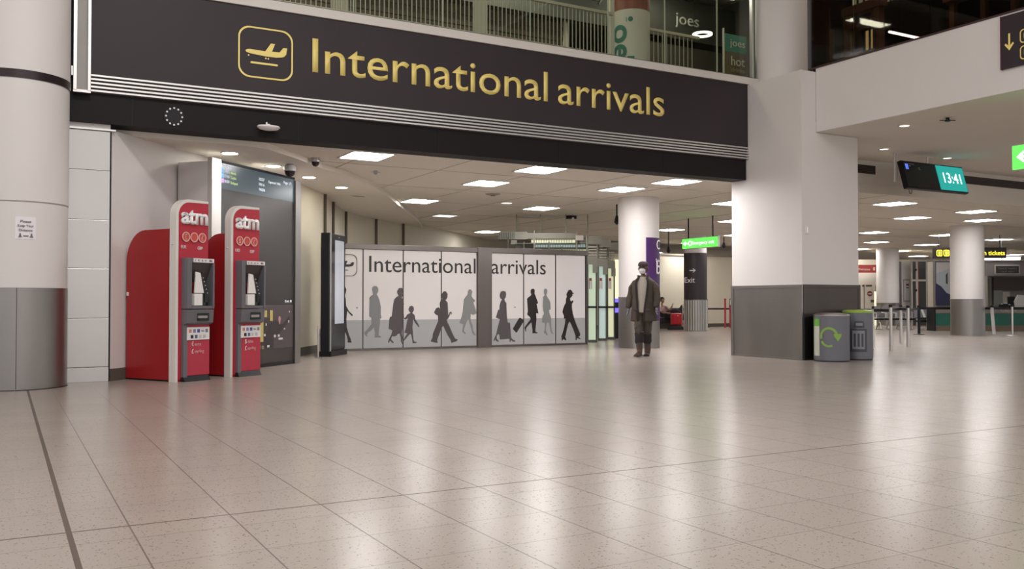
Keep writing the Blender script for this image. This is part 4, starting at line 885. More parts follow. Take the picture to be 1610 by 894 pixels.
# green exit sign runs along the hall's long axis
p = at(1073, 26.0)
s = thing('exit_sign', 'lit green Emergency exit sign hanging over the far hall', 'exit sign', (p.x, p.y, 0), 0)
GRN = mat('exit_green', (.05, .55, .05), .4, emit=(.10, .85, .08), glow=1.1)
zc = hz(382, 25.6); L = 1.42
part('sign_face', B().box(0, .04, -L, 0, zc - .13, zc + .13), GRN, s)
part('housing', B().box(.04, .12, -L - .02, .02, zc - .15, zc + .15), ALU, s)
WG = mat('exit_white', (.9, .95, .9), .4, emit=(.85, 1, .85), glow=.9)
text('lettering', 'Emergency exit', WG, s, (-.004, -.42, zc - .045), -UY, UZ, .10, .92, .003, .006, world=False)
part('arrow_icon', B().prism([(.0, .0), (.10, .07), (.10, .02), (.22, .02), (.22, -.02), (.10, -.02), (.10, -.07)], (-.004, -.05, zc), -UY, UZ, .003), WG, s)
part('runner_icon', ring(.05, .075, (-.004, -.34, zc), -UY, UZ, .003), WG, s)
for y in (-.2, -L + .2): hanger(s, .06, y, zc + .15, 3.42, DARKP, .02)
# near green arrow sign at the right edge
s = thing('exit_sign', 'lit green sign with a white left arrow hanging at the right edge', 'exit sign', (13.5, 8.36, 0), 0)
part('sign_face', B().box(0, .03, -1.4, 0, 3.075, 3.43), GRN, s)
part('housing', B().box(.03, .12, -1.42, .02, 3.06, 3.45), ALU, s)
part('arrow_icon', B().prism([(.0, .0), (.10, .085), (.145, .085), (.085, .022), (.26, .022), (.26, -.022), (.085, -.022), (.145, -.085), (.10, -.085)], (-.004, -.07, 3.255), -UY, UZ, .003), WG, s)
part('hanging_rod', B().cone((.06, -.20, 3.45), (.06, -.20, 4.136), .022, n=8), ALU, s)
part('hanging_rod', B().cone((.06, -1.2, 3.45), (.06, -1.2, 4.136), .022, n=8), ALU, s)
# black wayfinding sign on the beam
s = thing('wayfinding_sign', 'black wayfinding panel with yellow down arrow fixed on the white beam, top right', 'sign', (12.92, 8.12, 4.48))
part('panel', B().box(12.875, 12.918, 6.4, 8.125, 4.485, 5.265), SIGNBLK, s, world=True)
part('edge', B().box(12.872, 12.919, 8.125, 8.14, 4.48, 5.27), mat('edge_maroon', (.12, .01, .03), .4), s, world=True)
o = Vector((12.874, 8.0, 4.86))
part('arrow_icon', B().prism([(-.014, .13), (.014, .13), (.014, -.05), (.055, -.005), (.07, -.03), (.0, -.12), (-.07, -.03), (-.055, -.005), (-.014, -.05)], o, -UY, UZ, .003), YELLOW, s, world=True)
for z in (4.80, 4.56):
    part('icon_frame', outline(rrect(.16, .40, z, z + .2, .05), .014, (12.874, 8.0, 0), -UY, UZ, .003), YELLOW, s, world=True)
    part('icon_mark', B().prism(rrect(.22, .34, z + .05, z + .15, .02), (12.874, 8.0, 0), -UY, UZ, .003), YELLOW, s, world=True)
# clock screen
p = Vector((16.25, 12.45, 0)); TL = math.radians(-15)
s = thing('clock_screen', 'pair of hanging flight screens, black left and teal clock right showing 13:41', 'screen', (16.2, 12.42, 3.98), math.radians(0))
tm = Matrix.Rotation(TL, 4, 'X')
def tb(x0, x1, y0, y1, z0, z1): return B().box(x0, x1, y0, y1, z0, z1, tm)
part('casing', tb(0, 2.03, 0, .09, -.61, 0), DARKP, s, bev=.01)
part('flight_screen', tb(.03, 1.07, -.008, 0, -.575, -.035), mat('screen_black', (.006, .006, .008), .2), s)
TEALG = mat('clock_teal', (.01, .25, .23), .3, emit=(.015, .36, .32), glow=.6)
part('clock_face', tb(1.10, 2.0, -.008, 0, -.58, -.03), TEALG, s)
tv_ = tm @ UZ; 
text('clock_text', '13:41', mat('clock_white', (.9, .9, .9), .3, emit=(.95, 1, 1), glow=.9), s, tm @ Vector((1.28, -.009, -.41)), UX, tv_, .24, .58, .003, .004, world=False)
part('airline_block', tb(.10, .19, -.011, -.008, -.19, -.07), mat('screen_blue', (.05, .1, .5), .3, emit=(.1, .2, .9), glow=.6), s)
part('header_line', tb(.21, .40, -.011, -.008, -.075, -.06), mat('screen_dim', (.2, .2, .22), .3), s)
for k, x in enumerate((.22, .50, .52)): part('screen_row', tb(x, x + .05, -.011, -.008, -.12 - .03 * k, -.10 - .03 * k), mat('screen_dim', (.2, .2, .22), .3), s)
for x in (-.06, .02): part('hanging_pole', B().cone((x, .1, -.45), (x, .1, .156), .016, n=8), ALU, s)
part('hanging_pole', B().cone((1.0, .1, -.1), (1.0, .1, .156), .02, n=8), ALU, s)
part('ceiling_plate', B().box(.92, 1.08, .03, .17, .148, .156).box(-.12, .08, .03, .17, .148, .156), ALU, s)
part('cable', B().tube([(.38, .1, -.55), (.42, .1, -.66), (.47, .1, -.66), (.5, .1, -.56)], .006, 6), DARKP, s)
# ticket sign over the counter
p = at(1469, 32.3)
s = thing('tickets_sign', 'black hanging sign with yellow icons and the word tickets, behind the right column', 'sign', (p.x, p.y, 0), -YAW)
zc = hz(396, 32); LY = mat('lit_yellow', (.75, .6, .05), .4, emit=(1, .82, .05), glow=1.15)
w = sx(1583, 1469, 32.3)
part('board', B().box(0, w, 0, .12, zc - .20, zc + .18), mat('sign_gloss_black', (.02, .012, .008), .3), s)
for k in range(2):
    x = .09 + .25 * k
    part('icon_frame', outline(rrect(x, x + .21, zc - .13, zc + .09, .05), .025, (0, -.001, 0), UX, UZ, .004), LY, s)
    part('icon_mark', B().prism(rrect(x + .06, x + .15, zc - .08, zc + .04, .02), (0, -.001, 0), UX, UZ, .004), LY, s)
text('lettering', 'Coach tickets', LY, s, (1.30, -.001, zc - .09), UX, UZ, .16, 1.22, .004, .012, world=False)
for x in (.2, w - .2): part('hanging_rod', B().cone((x, .06, zc + .18), (x, .06, 3.42), .012, n=6), DARKP, s)

# ------------------------------------------------------------------ ceiling lights
PANELS = [
 (5.14, 13.98, 'square ceiling panel light right above the arrivals board, nearest on the left'),
 (8.40, 13.92, 'bright square ceiling panel light behind the middle of the black fascia'),
 (8.42, 16.05, 'square ceiling panel light over the left half of the partition, second row'),
 (11.35, 15.5, 'square ceiling panel light just left of the top of the round white column'),
 (11.60, 14.02, 'bright square ceiling panel light nearest the pillar end of the black fascia'),
 (8.55, 19.67, 'square ceiling panel light beside the curved edge of the plaster soffit'),
 (11.90, 19.68, 'square ceiling panel light above the middle post of the glass partition'),
 (14.32, 27.2, 'small ceiling panel light just left of the steel gantry'),
 (15.27, 16.38, 'ceiling panel light half hidden by the square pillar, highest at its left edge'),
 (19.17, 23.5, 'ceiling panel light directly right of the round white column top'),
 (18.72, 20.0, 'ceiling panel light at the left edge of the square pillar, second from top'),
 (24.19, 28.2, 'thin ceiling panel light above the Exit column'),
 (22.78, 24.18, 'ceiling panel light at the left edge of the square pillar, third from top'),
 (18.78, 14.56, 'large ceiling panel light right of the pillar, just below the hanging clock screen'),
 (22.41, 16.8, 'ceiling panel light below and right of the hanging clock screen'),
 (22.29, 14.8, 'upper of two panel lights left of the right picture edge, above the column'),
 (24.85, 16.3, 'lower of two panel lights above the column by the ticket counter'),
 (25.98, 21.0, 'panel light right of the square pillar, third down on its right side'),
 (30.28, 24.35, 'panel light above the far pale column, fourth down beside the pillar'),
 (29.18, 20.58, 'panel light partly hidden left of the counter column top'),
 (33.46, 24.42, 'small panel light left of the tickets sign icons'),
 (36.56, 28.16, 'small panel light over the narrow wall right of the far pale column'),
 (33.09, 21.06, 'panel light directly above the word tickets'),
 (33.64, 28.01, 'small panel light touching the right edge of the pillar above the red sign'),
 (31.07, 37.5, 'tiny panel light right of the round white column near the wall top'),
 (33.3, 37.2, 'tiny panel light left of the Exit column near the wall top'),
 (36.5, 35.2, 'tiny panel light between the Exit column and the square pillar'),
 (41.5, 30.8, 'added tiny panel light behind the barrier, above the white service doors'),  # last four panels are additions that lighten the dark far ceiling
 (40.5, 26.5, 'added tiny panel light above the dark glazed screen'),
 (44.5, 27.5, 'added tiny panel light above the travel poster'),
 (27.5, 35.0, 'added tiny panel light at the right edge of the round white column')]
ALUW = mat('light_frame', (.72, .68, .64), .4)
proto = None
for k, (x, y, lb) in enumerate(PANELS):
    if proto is None:
        s = thing('ceiling_panel_light', lb, 'ceiling light', (x, y, 3.42), 0, 'square ceiling panel lights')
        w, l = .33, .37
        fr = B().box(-w - .035, w + .035, -l - .035, -l, -.016, 0).box(-w - .035, w + .035, l, l + .035, -.016, 0).box(-w - .035, -w, -l, l, -.016, 0).box(w, w + .035, -l, l, -.016, 0)
        part('frame', fr, ALUW, s); part('diffuser', B().box(-w, w, -l, l, -.010, 0), LIGHTG, s)
        proto = s
    else:
        c = proto.copy(); COL.objects.link(c); c.location = (x, y, 3.42); c['label'] = lb
        for ch in list(proto.children):
            q = ch.copy(); COL.objects.link(q); q.parent = c
def round_light(name, x, y, z, r, m, lb, grp):
    s = thing(name, lb, 'ceiling light', (x, y, z), 0, grp)
    part('trim_ring', ring(r, r + .025, (0, 0, 0), UX, -UY, .012), ALUW, s)
    part('lamp', B().cone((0, 0, -.008), (0, 0, 0), r, n=24), m, s)
for k, (x, y, lb) in enumerate(((3.03, 14.23, 'round downlight nearest, above the left edge of the arrivals board'), (3.95, 15.22, 'round downlight left of the dome camera'), (4.88, 16.28, 'round downlight just right of the arrivals board top'), (5.88, 17.42, 'round downlight farthest along the curved soffit'))):
    round_light('downlight', x, y, 3.33, .115, ROUNDG, lb, 'round downlights in the curved soffit')
round_light('downlight', 10.54, 19.03, 3.42, .13, OFFG, 'dim round lamp in the tiled ceiling above the partition post', None)
for k, (x, y, lb) in enumerate(((13.76, 10.46, 'small unlit round downlight nearest the beam at upper right'), (15.52, 12.28, 'small round downlight right beside the square pillar top'), (17.67, 12.38, 'small round downlight above the teal clock face'), (20.6, 11.6, 'small round downlight next to the green arrow sign'))):
    round_light('downlight', x, y, 4.136, .085, OFFG, lb, 'small downlights in the entrance soffit')
s = thing('ceiling_vent', 'square slotted vent in the tiled ceiling left of the gantry', 'air vent', (10.62, 22.7, 3.42))
part('frame', B().box(-.35, .35, -.3, .3, -.012, 0), ALUW, s)
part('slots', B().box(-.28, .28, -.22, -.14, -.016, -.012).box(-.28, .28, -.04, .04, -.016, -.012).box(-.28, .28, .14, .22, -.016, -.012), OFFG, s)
s = thing('ceiling_vent', 'small dark slot vent in the curved soffit past the downlights', 'air vent', (6.68, 18.65, 3.33))
part('frame', B().box(-.16, .16, -.08, .08, -.01, 0), ALUW, s); part('slots', B().box(-.13, .13, -.05, .05, -.013, -.01), mat('vent_grey', (.2, .18, .15), .6), s)
# cameras and sensors
def dome(x, y, z, r, drop, lb):
    s = thing('dome_camera', lb, 'camera', (x, y, z))
    part('mount', B().cone((0, 0, -.02), (0, 0, 0), r * .7, n=20).cone((0, 0, -drop), (0, 0, 0), r * .3, n=12), WPRINT, s)
    part('housing', B().lathe(0, 0, [(r, -drop - r * .9), (r * 1.02, -drop - r * .2), (r * .85, -drop + .01), (r * .3, -drop + .03)], 24), mat('camera_grey', (.42, .41, .42), .4), s, smooth=True)
    part('dome', B().lathe(0, 0, [(.01, -drop - r * 1.9), (r * .45, -drop - r * 1.8), (r * .78, -drop - r * 1.45), (r * .9, -drop - r * .9)], 24), mat('dome_dark', (.02, .012, .015), .08), s, smooth=True)
dome(*at(455, 14.9).xy, 3.33, .095, .05, 'larger dark dome camera hanging at the top right corner of the arrivals board')
dome(4.49, 14.62, 3.42, .075, .0, 'smaller dome camera on the tiled ceiling right of the larger one')
s = thing('ceiling_sensor', 'tiny star shaped sensor on the tiled ceiling near the first panel light', 'sensor', (5.88, 15.52, 3.42))
part('body', B().lathe(0, 0, [(.02, -.07), (.035, -.05), (.04, 0)], 12), mat('camera_grey', (.42, .41, .42), .4), s)
part('arms', B().box(-.09, .09, -.012, .012, -.03, -.02).box(-.012, .012, -.09, .09, -.03, -.02), mat('camera_grey', (.42, .41, .42), .4), s)
s = thing('sprinkler', 'dark star shaped sprinkler head under the entrance soffit', 'sprinkler', (13.82, 9.67, 4.136))
part('body', B().cone((0, 0, -.05), (0, 0, 0), .03, n=12), DARKP, s)
part('rosette', B().box(-.13, .13, -.013, .013, -.05, -.04, Matrix.Rotation(.5, 4, 'Z')).box(-.13, .13, -.013, .013, -.05, -.04, Matrix.Rotation(-.5, 4, 'Z')).cone((0, 0, -.062), (0, 0, -.04), .045, n=10), DARKP, s)
s = thing('ceiling_box', 'small black box sensor on the tiled ceiling over the partition', 'sensor', (13.67, 21.0, 3.42))
part('body', B().box(-.12, .12, -.08, .08, -.09, 0), DARKP, s); part('lens', B().cone((0, -.09, -.12), (0, -.04, -.06), .04, n=12), WPRINT, s)
for px, d, yt, yb, lb in ((970, 22.1, 322, 353, 'slim hanging detector at the left edge of the round white column'), (1051.5, 29.5, 366, 398, 'dark hanging detector between the round column and the green sign'), (1138.5, 33.4, 374, 390, 'dark hanging detector right of the green exit sign')):
    s = vt('hanging_detector', lb, 'detector', px, d, 3.42)
    z1 = hz(yb, d) - 3.42
    part('rod', B().cone((0, 0, z1 + .1), (0, 0, 0), .018, n=8), DARKP, s)
    part('head', B().lathe(0, 0, [(.01, z1), (.07, z1 + .06), (.06, z1 + .10), (.03, z1 + .22)], 14), DARKP, s, smooth=True)
s = thing('smoke_detector', 'shallow vent disc in the tiled ceiling behind the middle panel lights', 'sensor', (9.4, 17.6, 3.42))
part('body', B().lathe(0, 0, [(.10, -.03), (.16, -.012), (.17, 0)], 20), mat('vent_tan', (.35, .30, .25), .6), s)
part('core', B().cone((0, 0, -.045), (0, 0, -.03), .05, n=12), mat('vent_grey', (.2, .18, .15), .6), s)

# ------------------------------------------------------------------ bins
def make_bin(x, y, r, h, lb, kind):
    s = thing('litter_bin', lb, 'bin', (x, y, 0), 0)
    a = math.atan2(-y, -x)
    part('drum', B().cone((0, 0, .02), (0, 0, h), r, n=48), BIN, s, smooth=True)
    part('base_ring', B().cone((0, 0, 0), (0, 0, .02), r - .012, n=48), RUBBER, s, smooth=True)
    top = STEEL_L if kind == 'r' else mat('lid_green', (.33, .52, .08), .4)
    part('lid', B().lathe(0, 0, [(r + .004, h), (r + .008, h + .03), (r - .03, h + .05), (r * .5, h + .055)] if kind == 'g' else [(r + .004, h), (r + .006, h + .018), (r - .05, h + .045), (r * .35, h + .06)], 48), top, s, smooth=True)
    part('lid_opening', B().cone((0, 0, h + .052), (0, 0, h + .062), r * .42, n=24), DARKP, s)
    def wrap(pts, nm, m, lift=.004, lb=None, grp=None):
        # outline in (arc length across the front, height), bent round the drum
        b = B(); me = B().prism(pts, (0, 0, 0), UX, UZ, .001)
        bmesh.ops.triangulate(me.bm, faces=me.bm.faces)
        for _ in range(3):
            bmesh.ops.subdivide_edges(me.bm, edges=[e for e in me.bm.edges if e.calc_length() > .04], cuts=1)
            bmesh.ops.triangulate(me.bm, faces=me.bm.faces)
        for v in me.bm.verts:
            t = a + v.co.x / r; q = r + lift + (.002 if v.co.y < -.0005 else 0)
            v.co = Vector((q * math.cos(t), q * math.sin(t), v.co.z))
        return part(nm, me, m, s, label=lb)
    return s, wrap, r
bx = at(1307, 16.12)
s, wrap, r = make_bin(bx.x, bx.y, .305, .80, 'grey round recycling bin with green circular arrow, at the foot of the square pillar', 'r')
GRB = mat('arrow_green', (.24, .42, .07), .5)
arc = [(.0 - .045 + .155 * math.cos(t), .44 + .165 * math.sin(t)) for t in [math.radians(q) for q in range(195, 14, -12)]]
arc2 = [(.0 - .045 + .115 * math.cos(t), .44 + .125 * math.sin(t)) for t in [math.radians(q) for q in range(15, 196, 12)]]
wrap(arc + arc2, 'recycling_arrow', GRB)
wrap([(.035, .49), (.17, .49), (.165, .45), (.105, .355), (.04, .45)], 'arrow_head', GRB)
arc = [(-.045 + .155 * math.cos(t), .42 + .165 * math.sin(t)) for t in [math.radians(q) for q in range(205, 300, 10)]]
arc2 = [(-.045 + .115 * math.cos(t), .42 + .13 * math.sin(t)) for t in [math.radians(q) for q in range(295, 204, -10)]]
wrap(arc + arc2, 'recycling_arrow', GRB)
wrap([(-.37, .62), (-.215, .62), (-.215, .75), (-.37, .75)], 'green_label', mat('label_green', (.13, .40, .04), .5))
wrap([(-.37, .10), (-.215, .10), (-.215, .62), (-.37, .62)], 'white_label', mat('label_white', (.50, .52, .44), .5))
bx = at(1348, 16.56)
s, wrap, r = make_bin(bx.x, bx.y, .262, .85, 'grey round litter bin with lime green lid and bin symbol, right of the recycling bin', 'g')
DB = mat('symbol_dark', (.06, .06, .075), .5); LB = mat('symbol_light', (.24, .24, .27), .5)
x0 = .0
wrap([(x0 - .13, .15), (x0 + .16, .15), (x0 + .16, .56), (x0 - .13, .56)], 'symbol_ground', DB, .004)  # dark printed ground behind the lighter bin symbol
wrap([(x0 - .07, .58), (x0 + .12, .58), (x0 + .10, .70), (x0 - .05, .70)], 'symbol_ground', DB, .004)
wrap([(x0 - .03, .62), (x0 + .085, .62), (x0 + .085, .67), (x0 - .03, .67)], 'bin_symbol', LB, .007)
wrap([(x0 - .09, .20), (x0 + .12, .20), (x0 + .12, .53), (x0 - .09, .53)], 'bin_symbol', LB, .007)
for k in range(3): wrap([(x0 - .065 + k * .063, .24), (x0 - .03 + k * .063, .24), (x0 - .03 + k * .063, .48), (x0 - .065 + k * .063, .48)], 'bin_slot', DB, .010)
# ------------------------------------------------------------------ right-hand hall: back wall, seats, counter
def fbox(x0, x1, y0, y1, d, t0, t1, p0):
    """box between picture columns x0..x1 and rows y0..y1 at distance d, in a frame based at column p0; y1=None means the floor"""
    k = d / 1428
    return B().box((x0 - p0) * k, (x1 - p0) * k, t0, t1, 0 if y1 is None else hz(y1, d), hz(y0, d))
D0 = 42.0
p0 = at(1340, D0); p1 = at(1760, D0)
struct('wall_right_far', B().prism([tuple((p0 + FWD * 0).xy), tuple(p1.xy), tuple((p1 + FWD * .2).xy), tuple((p0 + FWD * .2).xy)], (0, 0, 0), UX, UY, 3.0), CREAM)
s = vt('red_header_sign', 'red header sign with faint white lettering over the doors beside the square pillar', 'sign', 1345, 41)
part('board', fbox(1345, 1378, 416, 428.5, 41, 0, .1, 1345), mat('header_red', (.22, .02, .012), .5), s)
text('lettering', 'Entrance', mat('faded_white', (.55, .35, .30), .5), s, (.15, -.002, hz(425, 41)), UX, UZ, .11, .52, .004, .004, world=False)
part('mark', fbox(1373, 1376, 420, 425, 41, -.006, 0, 1345), mat('faded_white', (.55, .35, .30), .5), s)
s = vt('service_doors', 'pair of white doors with round no-entry signs under the red header', 'doors', 1345, 41.4)
DW = mat('door_white', (.62, .58, .50), .5)
part('frame', fbox(1345, 1378, 429, None, 41.4, 0.06, .12, 1345), DW, s)
for k, (a, c) in enumerate(((1347, 1358.5), (1359.5, 1377))):
    dr = part('door', fbox(a, c, 447, None, 41.4, 0, .05, 1345), DW, s)
    part('door_gap', fbox(c - .5, c, 448, None, 41.4, -.005, 0, 1345), mat('gap_dark', (.2, .15, .12), .6), dr)
NE = mat('noentry_red', (.16, .02, .02), .5)
for px in (1347.5, 1367.5):
    x = (px - 1345) * 41.4 / 1428
    g = part('noentry_disc', B().cone((x, -.02, hz(461.5, 41.4)), (x, -.001, hz(461.5, 41.4)), .12, n=24), NE, s)
    part('disc_bar', B().box(x - .08, x + .08, -.026, -.02, hz(462.3, 41.4), hz(460.7, 41.4)), DW, g)
for a, c in ((1349, 1352), (1355.5, 1359), (1361.5, 1371)): part('door_notice', fbox(a, c, 447.5, 450.5, 41.4, -.01, -.001, 1345), mat('notice_brown', (.08, .05, .04), .5), s)
part('door_notice', fbox(1369, 1374, 471, 475, 41.4, -.01, -.001, 1345), mat('notice_brown', (.08, .05, .04), .5), s)
s = vt('light_post', 'slim pale lit post at the right edge of the white doors', 'post', 1377, 40.9)
part('post', fbox(1375.5, 1378.5, 458, None, 40.9, 0, .08, 1377), mat('post_glow', (.8, .75, .6), .5, emit=(1, .92, .7), glow=.5), s)
part('base', fbox(1375, 1379, 512, None, 40.9, -.03, .11, 1377), DARKP, s)
s = vt('fire_point_panel', 'white wall panel with a framed fire notice left of the dark glazed screen', 'wall panel', 1421, 41)
part('panel', fbox(1418, 1433, 411, None, 41, 0, .1, 1421), WHITE, s)
part('edge', fbox(1412, 1418, 411, None, 41, .02, .12, 1421), mat('edge_purple_grey', (.22, .19, .20), .5), s)
c = part('cabinet', fbox(1419.5, 1430, 438.5, 474.5, 41, -.05, 0, 1421), mat('cabinet_grey', (.36, .34, .33), .5), s, bev=.01)
part('cabinet_door', fbox(1421, 1429, 441, 472, 41, -.06, -.05, 1421), mat('cabinet_white', (.66, .63, .62), .5), c)
part('red_label', fbox(1424, 1428, 446, 449, 41, -.065, -.06, 1421), NE, c)
part('blue_label', fbox(1424, 1428, 451, 453, 41, -.065, -.06, 1421), mat('label_blue', (.12, .12, .25), .5), c)
s = vt('glazed_screen', 'dark glazed screen with pale mullions behind the waiting seats', 'glazed wall', 1450, 40)
MF = mat('mullion_beige', (.42, .38, .32), .5)
part('glass', fbox(1434, 1466, 411, None, 40, .05, .08, 1450), mat('screen_glass', (.055, .058, .058), .15), s)
for a, c in ((1433, 1435), (1440.5, 1443.5), (1464, 1467.5)): part('mullion', fbox(a, c, 409, None, 40, 0, .05, 1450), MF, s)
for a, c in ((439, 442), (408, 411)): part('transom', fbox(1433, 1467, a, c, 40, 0, .05, 1450), MF, s)
part('inner_post', fbox(1443.5, 1445.5, 411, None, 40, .02, .05, 1450), mat('post_maroon', (.16, .02, .03), .5), s)
for y in (424, 456): part('fitting', B().ball(((1440 - 1450) * 40 / 1428, -.02, hz(y, 40)), .05, seg=10, rings=6), DARKP, s)
# kiosk behind the counter
s = vt('ticket_kiosk', 'grey and beige ticket kiosk behind the teal counter, right edge', 'kiosk', 1520, 35)
BG = mat('kiosk_beige', (.40, .36, .31), .5); KD = mat('kiosk_dark', (.05, .032, .028), .5); KG = mat('kiosk_grey', (.20, .19, .17), .5)
part('back_wall', fbox(1467, 1720, 409, None, 35, .5, .6, 1520), KG, s)
part('header', fbox(1548, 1720, 411, 434, 35, .0, .5, 1520), mat('kiosk_header', (.24, .21, .20), .5), s)
hb = part('name_board', fbox(1563, 1603, 416, 431, 35, -.05, 0, 1520), mat('board_frame', (.40, .38, .35), .5), s)
part('board_face', fbox(1565, 1601, 418, 429.5, 35, -.06, -.05, 1520), mat('board_black', (.025, .022, .018), .4), hb)
fw = mat('faded_board_text', (.16, .15, .12), .5)
text('board_text', 'Travel & Transfers', fw, hb, ((1568 - 1520) * 35 / 1428, -.062, hz(423, 35)), UX, UZ, .07, .72, .003, .002, world=False)
text('board_text', 'coach centre', fw, hb, ((1573 - 1520) * 35 / 1428, -.062, hz(428, 35)), UX, UZ, .07, .5, .003, .002, world=False)
part('side_pillar', fbox(1548, 1553, 434, None, 35, .0, .4, 1520), BG, s)
part('door_frame', fbox(1553, 1568, 435, None, 35, .42, .49, 1520), BG, s)
dr = part('door', fbox(1554, 1565, 437, None, 35, .38, .42, 1520), KG, s)
part('door_handle', fbox(1554.5, 1556.5, 450, 478, 35, .33, .38, 1520), ALU, dr)
part('opening', fbox(1569, 1720, 436, 456, 35, .3, .34, 1520), KD, s)
part('counter_screen', fbox(1569, 1583, 456, 481, 35, .3, .33, 1520), mat('pale_glass', (.16, .17, .15), .4), s)
part('inner_panel', fbox(1583, 1594, 458, 478, 35, .28, .3, 1520), mat('inner_beige', (.34, .32, .27), .5), s)
part('left_frame', fbox(1466, 1472, 411, None, 35, -.05, .4, 1520), MF, s)
part('light_cove', fbox(1544, 1622, 408, 410, 35, -.2, .4, 1520), KG, s)
s = vt('strip_light', 'long white strip light above the ticket kiosk header', 'light', 1576, 34.6)
part('tube', fbox(1546, 1605, 403.5, 408, 34.6, 0, .08, 1576), mat('strip_white', (.9, .9, .9), .4, emit=(1, .97, .95), glow=2.2), s)
part('housing', fbox(1544, 1607, 402, 403.5, 34.6, -.02, .1, 1576), ALU, s)
part('joint', fbox(1575, 1576, 403, 408.5, 34.6, -.01, .09, 1576), MF, s)
part('hanging_rod', B().cone((0, .04, hz(402, 34.6)), (0, .04, 3.42), .02, n=6), DARKP, s)
s = vt('travel_poster', 'navy and white poster with a pale diagonal shape beside the counter column', 'poster', 1472, 34.4)
part('sheet', fbox(1471.5, 1495, 411, 480, 34.4, 0, .04, 1472), mat('poster_navy', (.018, .018, .06), .4), s)
kk = 34.4 / 1428
def pp(L_): return [((x - 1472) * kk, hz(y, 34.4)) for x, y in L_]
part('pale_shape', B().prism(pp([(1472, 413), (1495, 413), (1495, 463), (1488, 460), (1480, 450), (1472, 445)]), (0, -.001, 0), UX, UZ, .004), mat('poster_pale', (.34, .36, .38), .5), s)
part('top_band', B().prism(pp([(1472, 412), (1495, 412), (1495, 421), (1484, 425), (1472, 430)]), (0, -.006, 0), UX, UZ, .004), mat('poster_grey', (.44, .42, .40), .5), s)
part('dark_streak', B().prism(pp([(1487, 432), (1490, 428), (1490, 447), (1487, 445)]), (0, -.006, 0), UX, UZ, .004), KD, s)
s = vt('teal_counter', 'long ticket counter with teal panels and pale edge reading Centre', 'counter', 1520, 32.6)
part('worktop', fbox(1468, 1720, 482.5, 484.5, 32.6, -.10, .7, 1520), DARKP, s)
part('fascia', fbox(1470, 1720, 485, 491.5, 32.6, 0, .6, 1520), BG, s)
part('plinth', fbox(1470, 1720, 512, None, 32.6, .05, .6, 1520), mat('plinth_tan', (.25, .19, .14), .5), s)
TEALP = mat('counter_teal', (.016, .17, .12), .4)
xs = [1470, 1498, 1528, 1551, 1588, 1618, 1648, 1680, 1710]
part('core', fbox(1470, 1720, 491.5, 512, 32.6, .05, .6, 1520), BG, s)
for a, c in zip(xs[:-1], xs[1:]): part('teal_panel', fbox(a + .8, c - .8, 492.5, 511.5, 32.6, .02, .05, 1520), TEALP, s)
part('left_end', fbox(1468.5, 1470.5, 484, None, 32.6, -.02, .6, 1520), DARKP, s)
text('lettering', 'Centre', mat('centre_white', (.66, .62, .56), .5), s, ((1573 - 1520) * 32.6 / 1428, -.002, hz(490, 32.6)), UX, UZ, .125, .58, .004, .004, world=False)
part('pale_block', fbox(1549, 1572, 486, 490.5, 32.6, -.01, 0, 1520), mat('faded_block', (.34, .32, .28), .5), s)
s = vt('counter_monitor', 'dark desktop monitor on the ticket counter with a white panel beside it', 'monitor', 1600, 32.8, hz(482.5, 32.8))
k = 32.8 / 1428
part('screen', B().box(-.25, .0, .2, .24, .03, .38), DARKP, s); part('stand', B().box(-.16, -.1, .16, .3, 0, .06), DARKP, s)
s = vt('white_display', 'bright white leaning display panel on the ticket counter at the right edge', 'display', 1604, 32.7, hz(482.5, 32.7))
part('panel', B().prism([(-.15, 0), (.35, 0), (.35, .42), (-.05, .44), (-.18, .2)], (0, .1, 0), UX, UZ, .05), mat('display_white', (.7, .7, .68), .4), s)
part('edge', B().box(.30, .36, .03, .04, 0, .42), mat('edge_pink', (.5, .05, .1), .4), s)
for px, w, h_ in ((1577, .10, .10), (1583, .16, .13), (1589, .08, .08)):
    s = vt('counter_device', 'small dark device on the ticket counter, %s' % ('left of the pale inner panel' if px == 1577 else 'widest of the small ones' if px == 1583 else 'nearest the monitor'), 'device', px, 32.7, hz(482.5, 32.7))
    part('body', B().box(-w / 2, w / 2, .05, .2, 0, h_), DARKP, s, bev=.01); part('top', B().box(-w / 3, w / 3, .08, .16, h_, h_ + .02), ALU, s)

# waiting seats
SEATM = grain(mat('perforated_seat', (.22, .21, .22), .45, .5), 6, .1)
proto = None
for k, (px, lb) in enumerate(((1385, 'grey perforated waiting seat at the left end of the row, nearest the bins'), (1401, 'grey perforated waiting seat second from the left, behind the tall barrier post'), (1417, 'grey perforated waiting seat in the middle of the row, between two posts'), (1433, 'grey perforated waiting seat beside the black barrier post'))):
    if proto is None:
        s = vt('waiting_seat', lb, 'seat', px, 34.0, 0, 'grey waiting seats in a row')
        part('seat', B().prism(rrect(-.165, .165, -.04, .42, .07), (0, 0, .43), UX, UY, .03), SEATM, s, bev=.008)
        part('backrest', B().prism(rrect(-.165, .165, 0, .42, .08), (0, .42, .47), UX, Vector((0, .22, .97)), .025), SEATM, s, bev=.008)
        for x in (-.165, .165): part('armrest', B().tube([(x, .0, .44), (x, .02, .62), (x, .36, .64), (x, .42, .50)], .018, 8), STEEL_L, s)
        part('beam', B().box(-.17, .17, .14, .22, .36, .42), DARKP, s)
        lg = B()
        for y in (-.05, .45): lg.cone((0, .18, .38), (0, y, .02), .022, n=8)
        part('leg_frame', lg, STEEL_L, s)
        part('foot', B().box(-.02, .02, -.10, .50, 0, .025), STEEL_L, s)
        proto = s
    else:
        c = proto.copy(); COL.objects.link(c); c.location = at(px, 34.0); c['label'] = lb
        for ch in list(proto.children):
            q = ch.copy(); COL.objects.link(q); q.parent = c
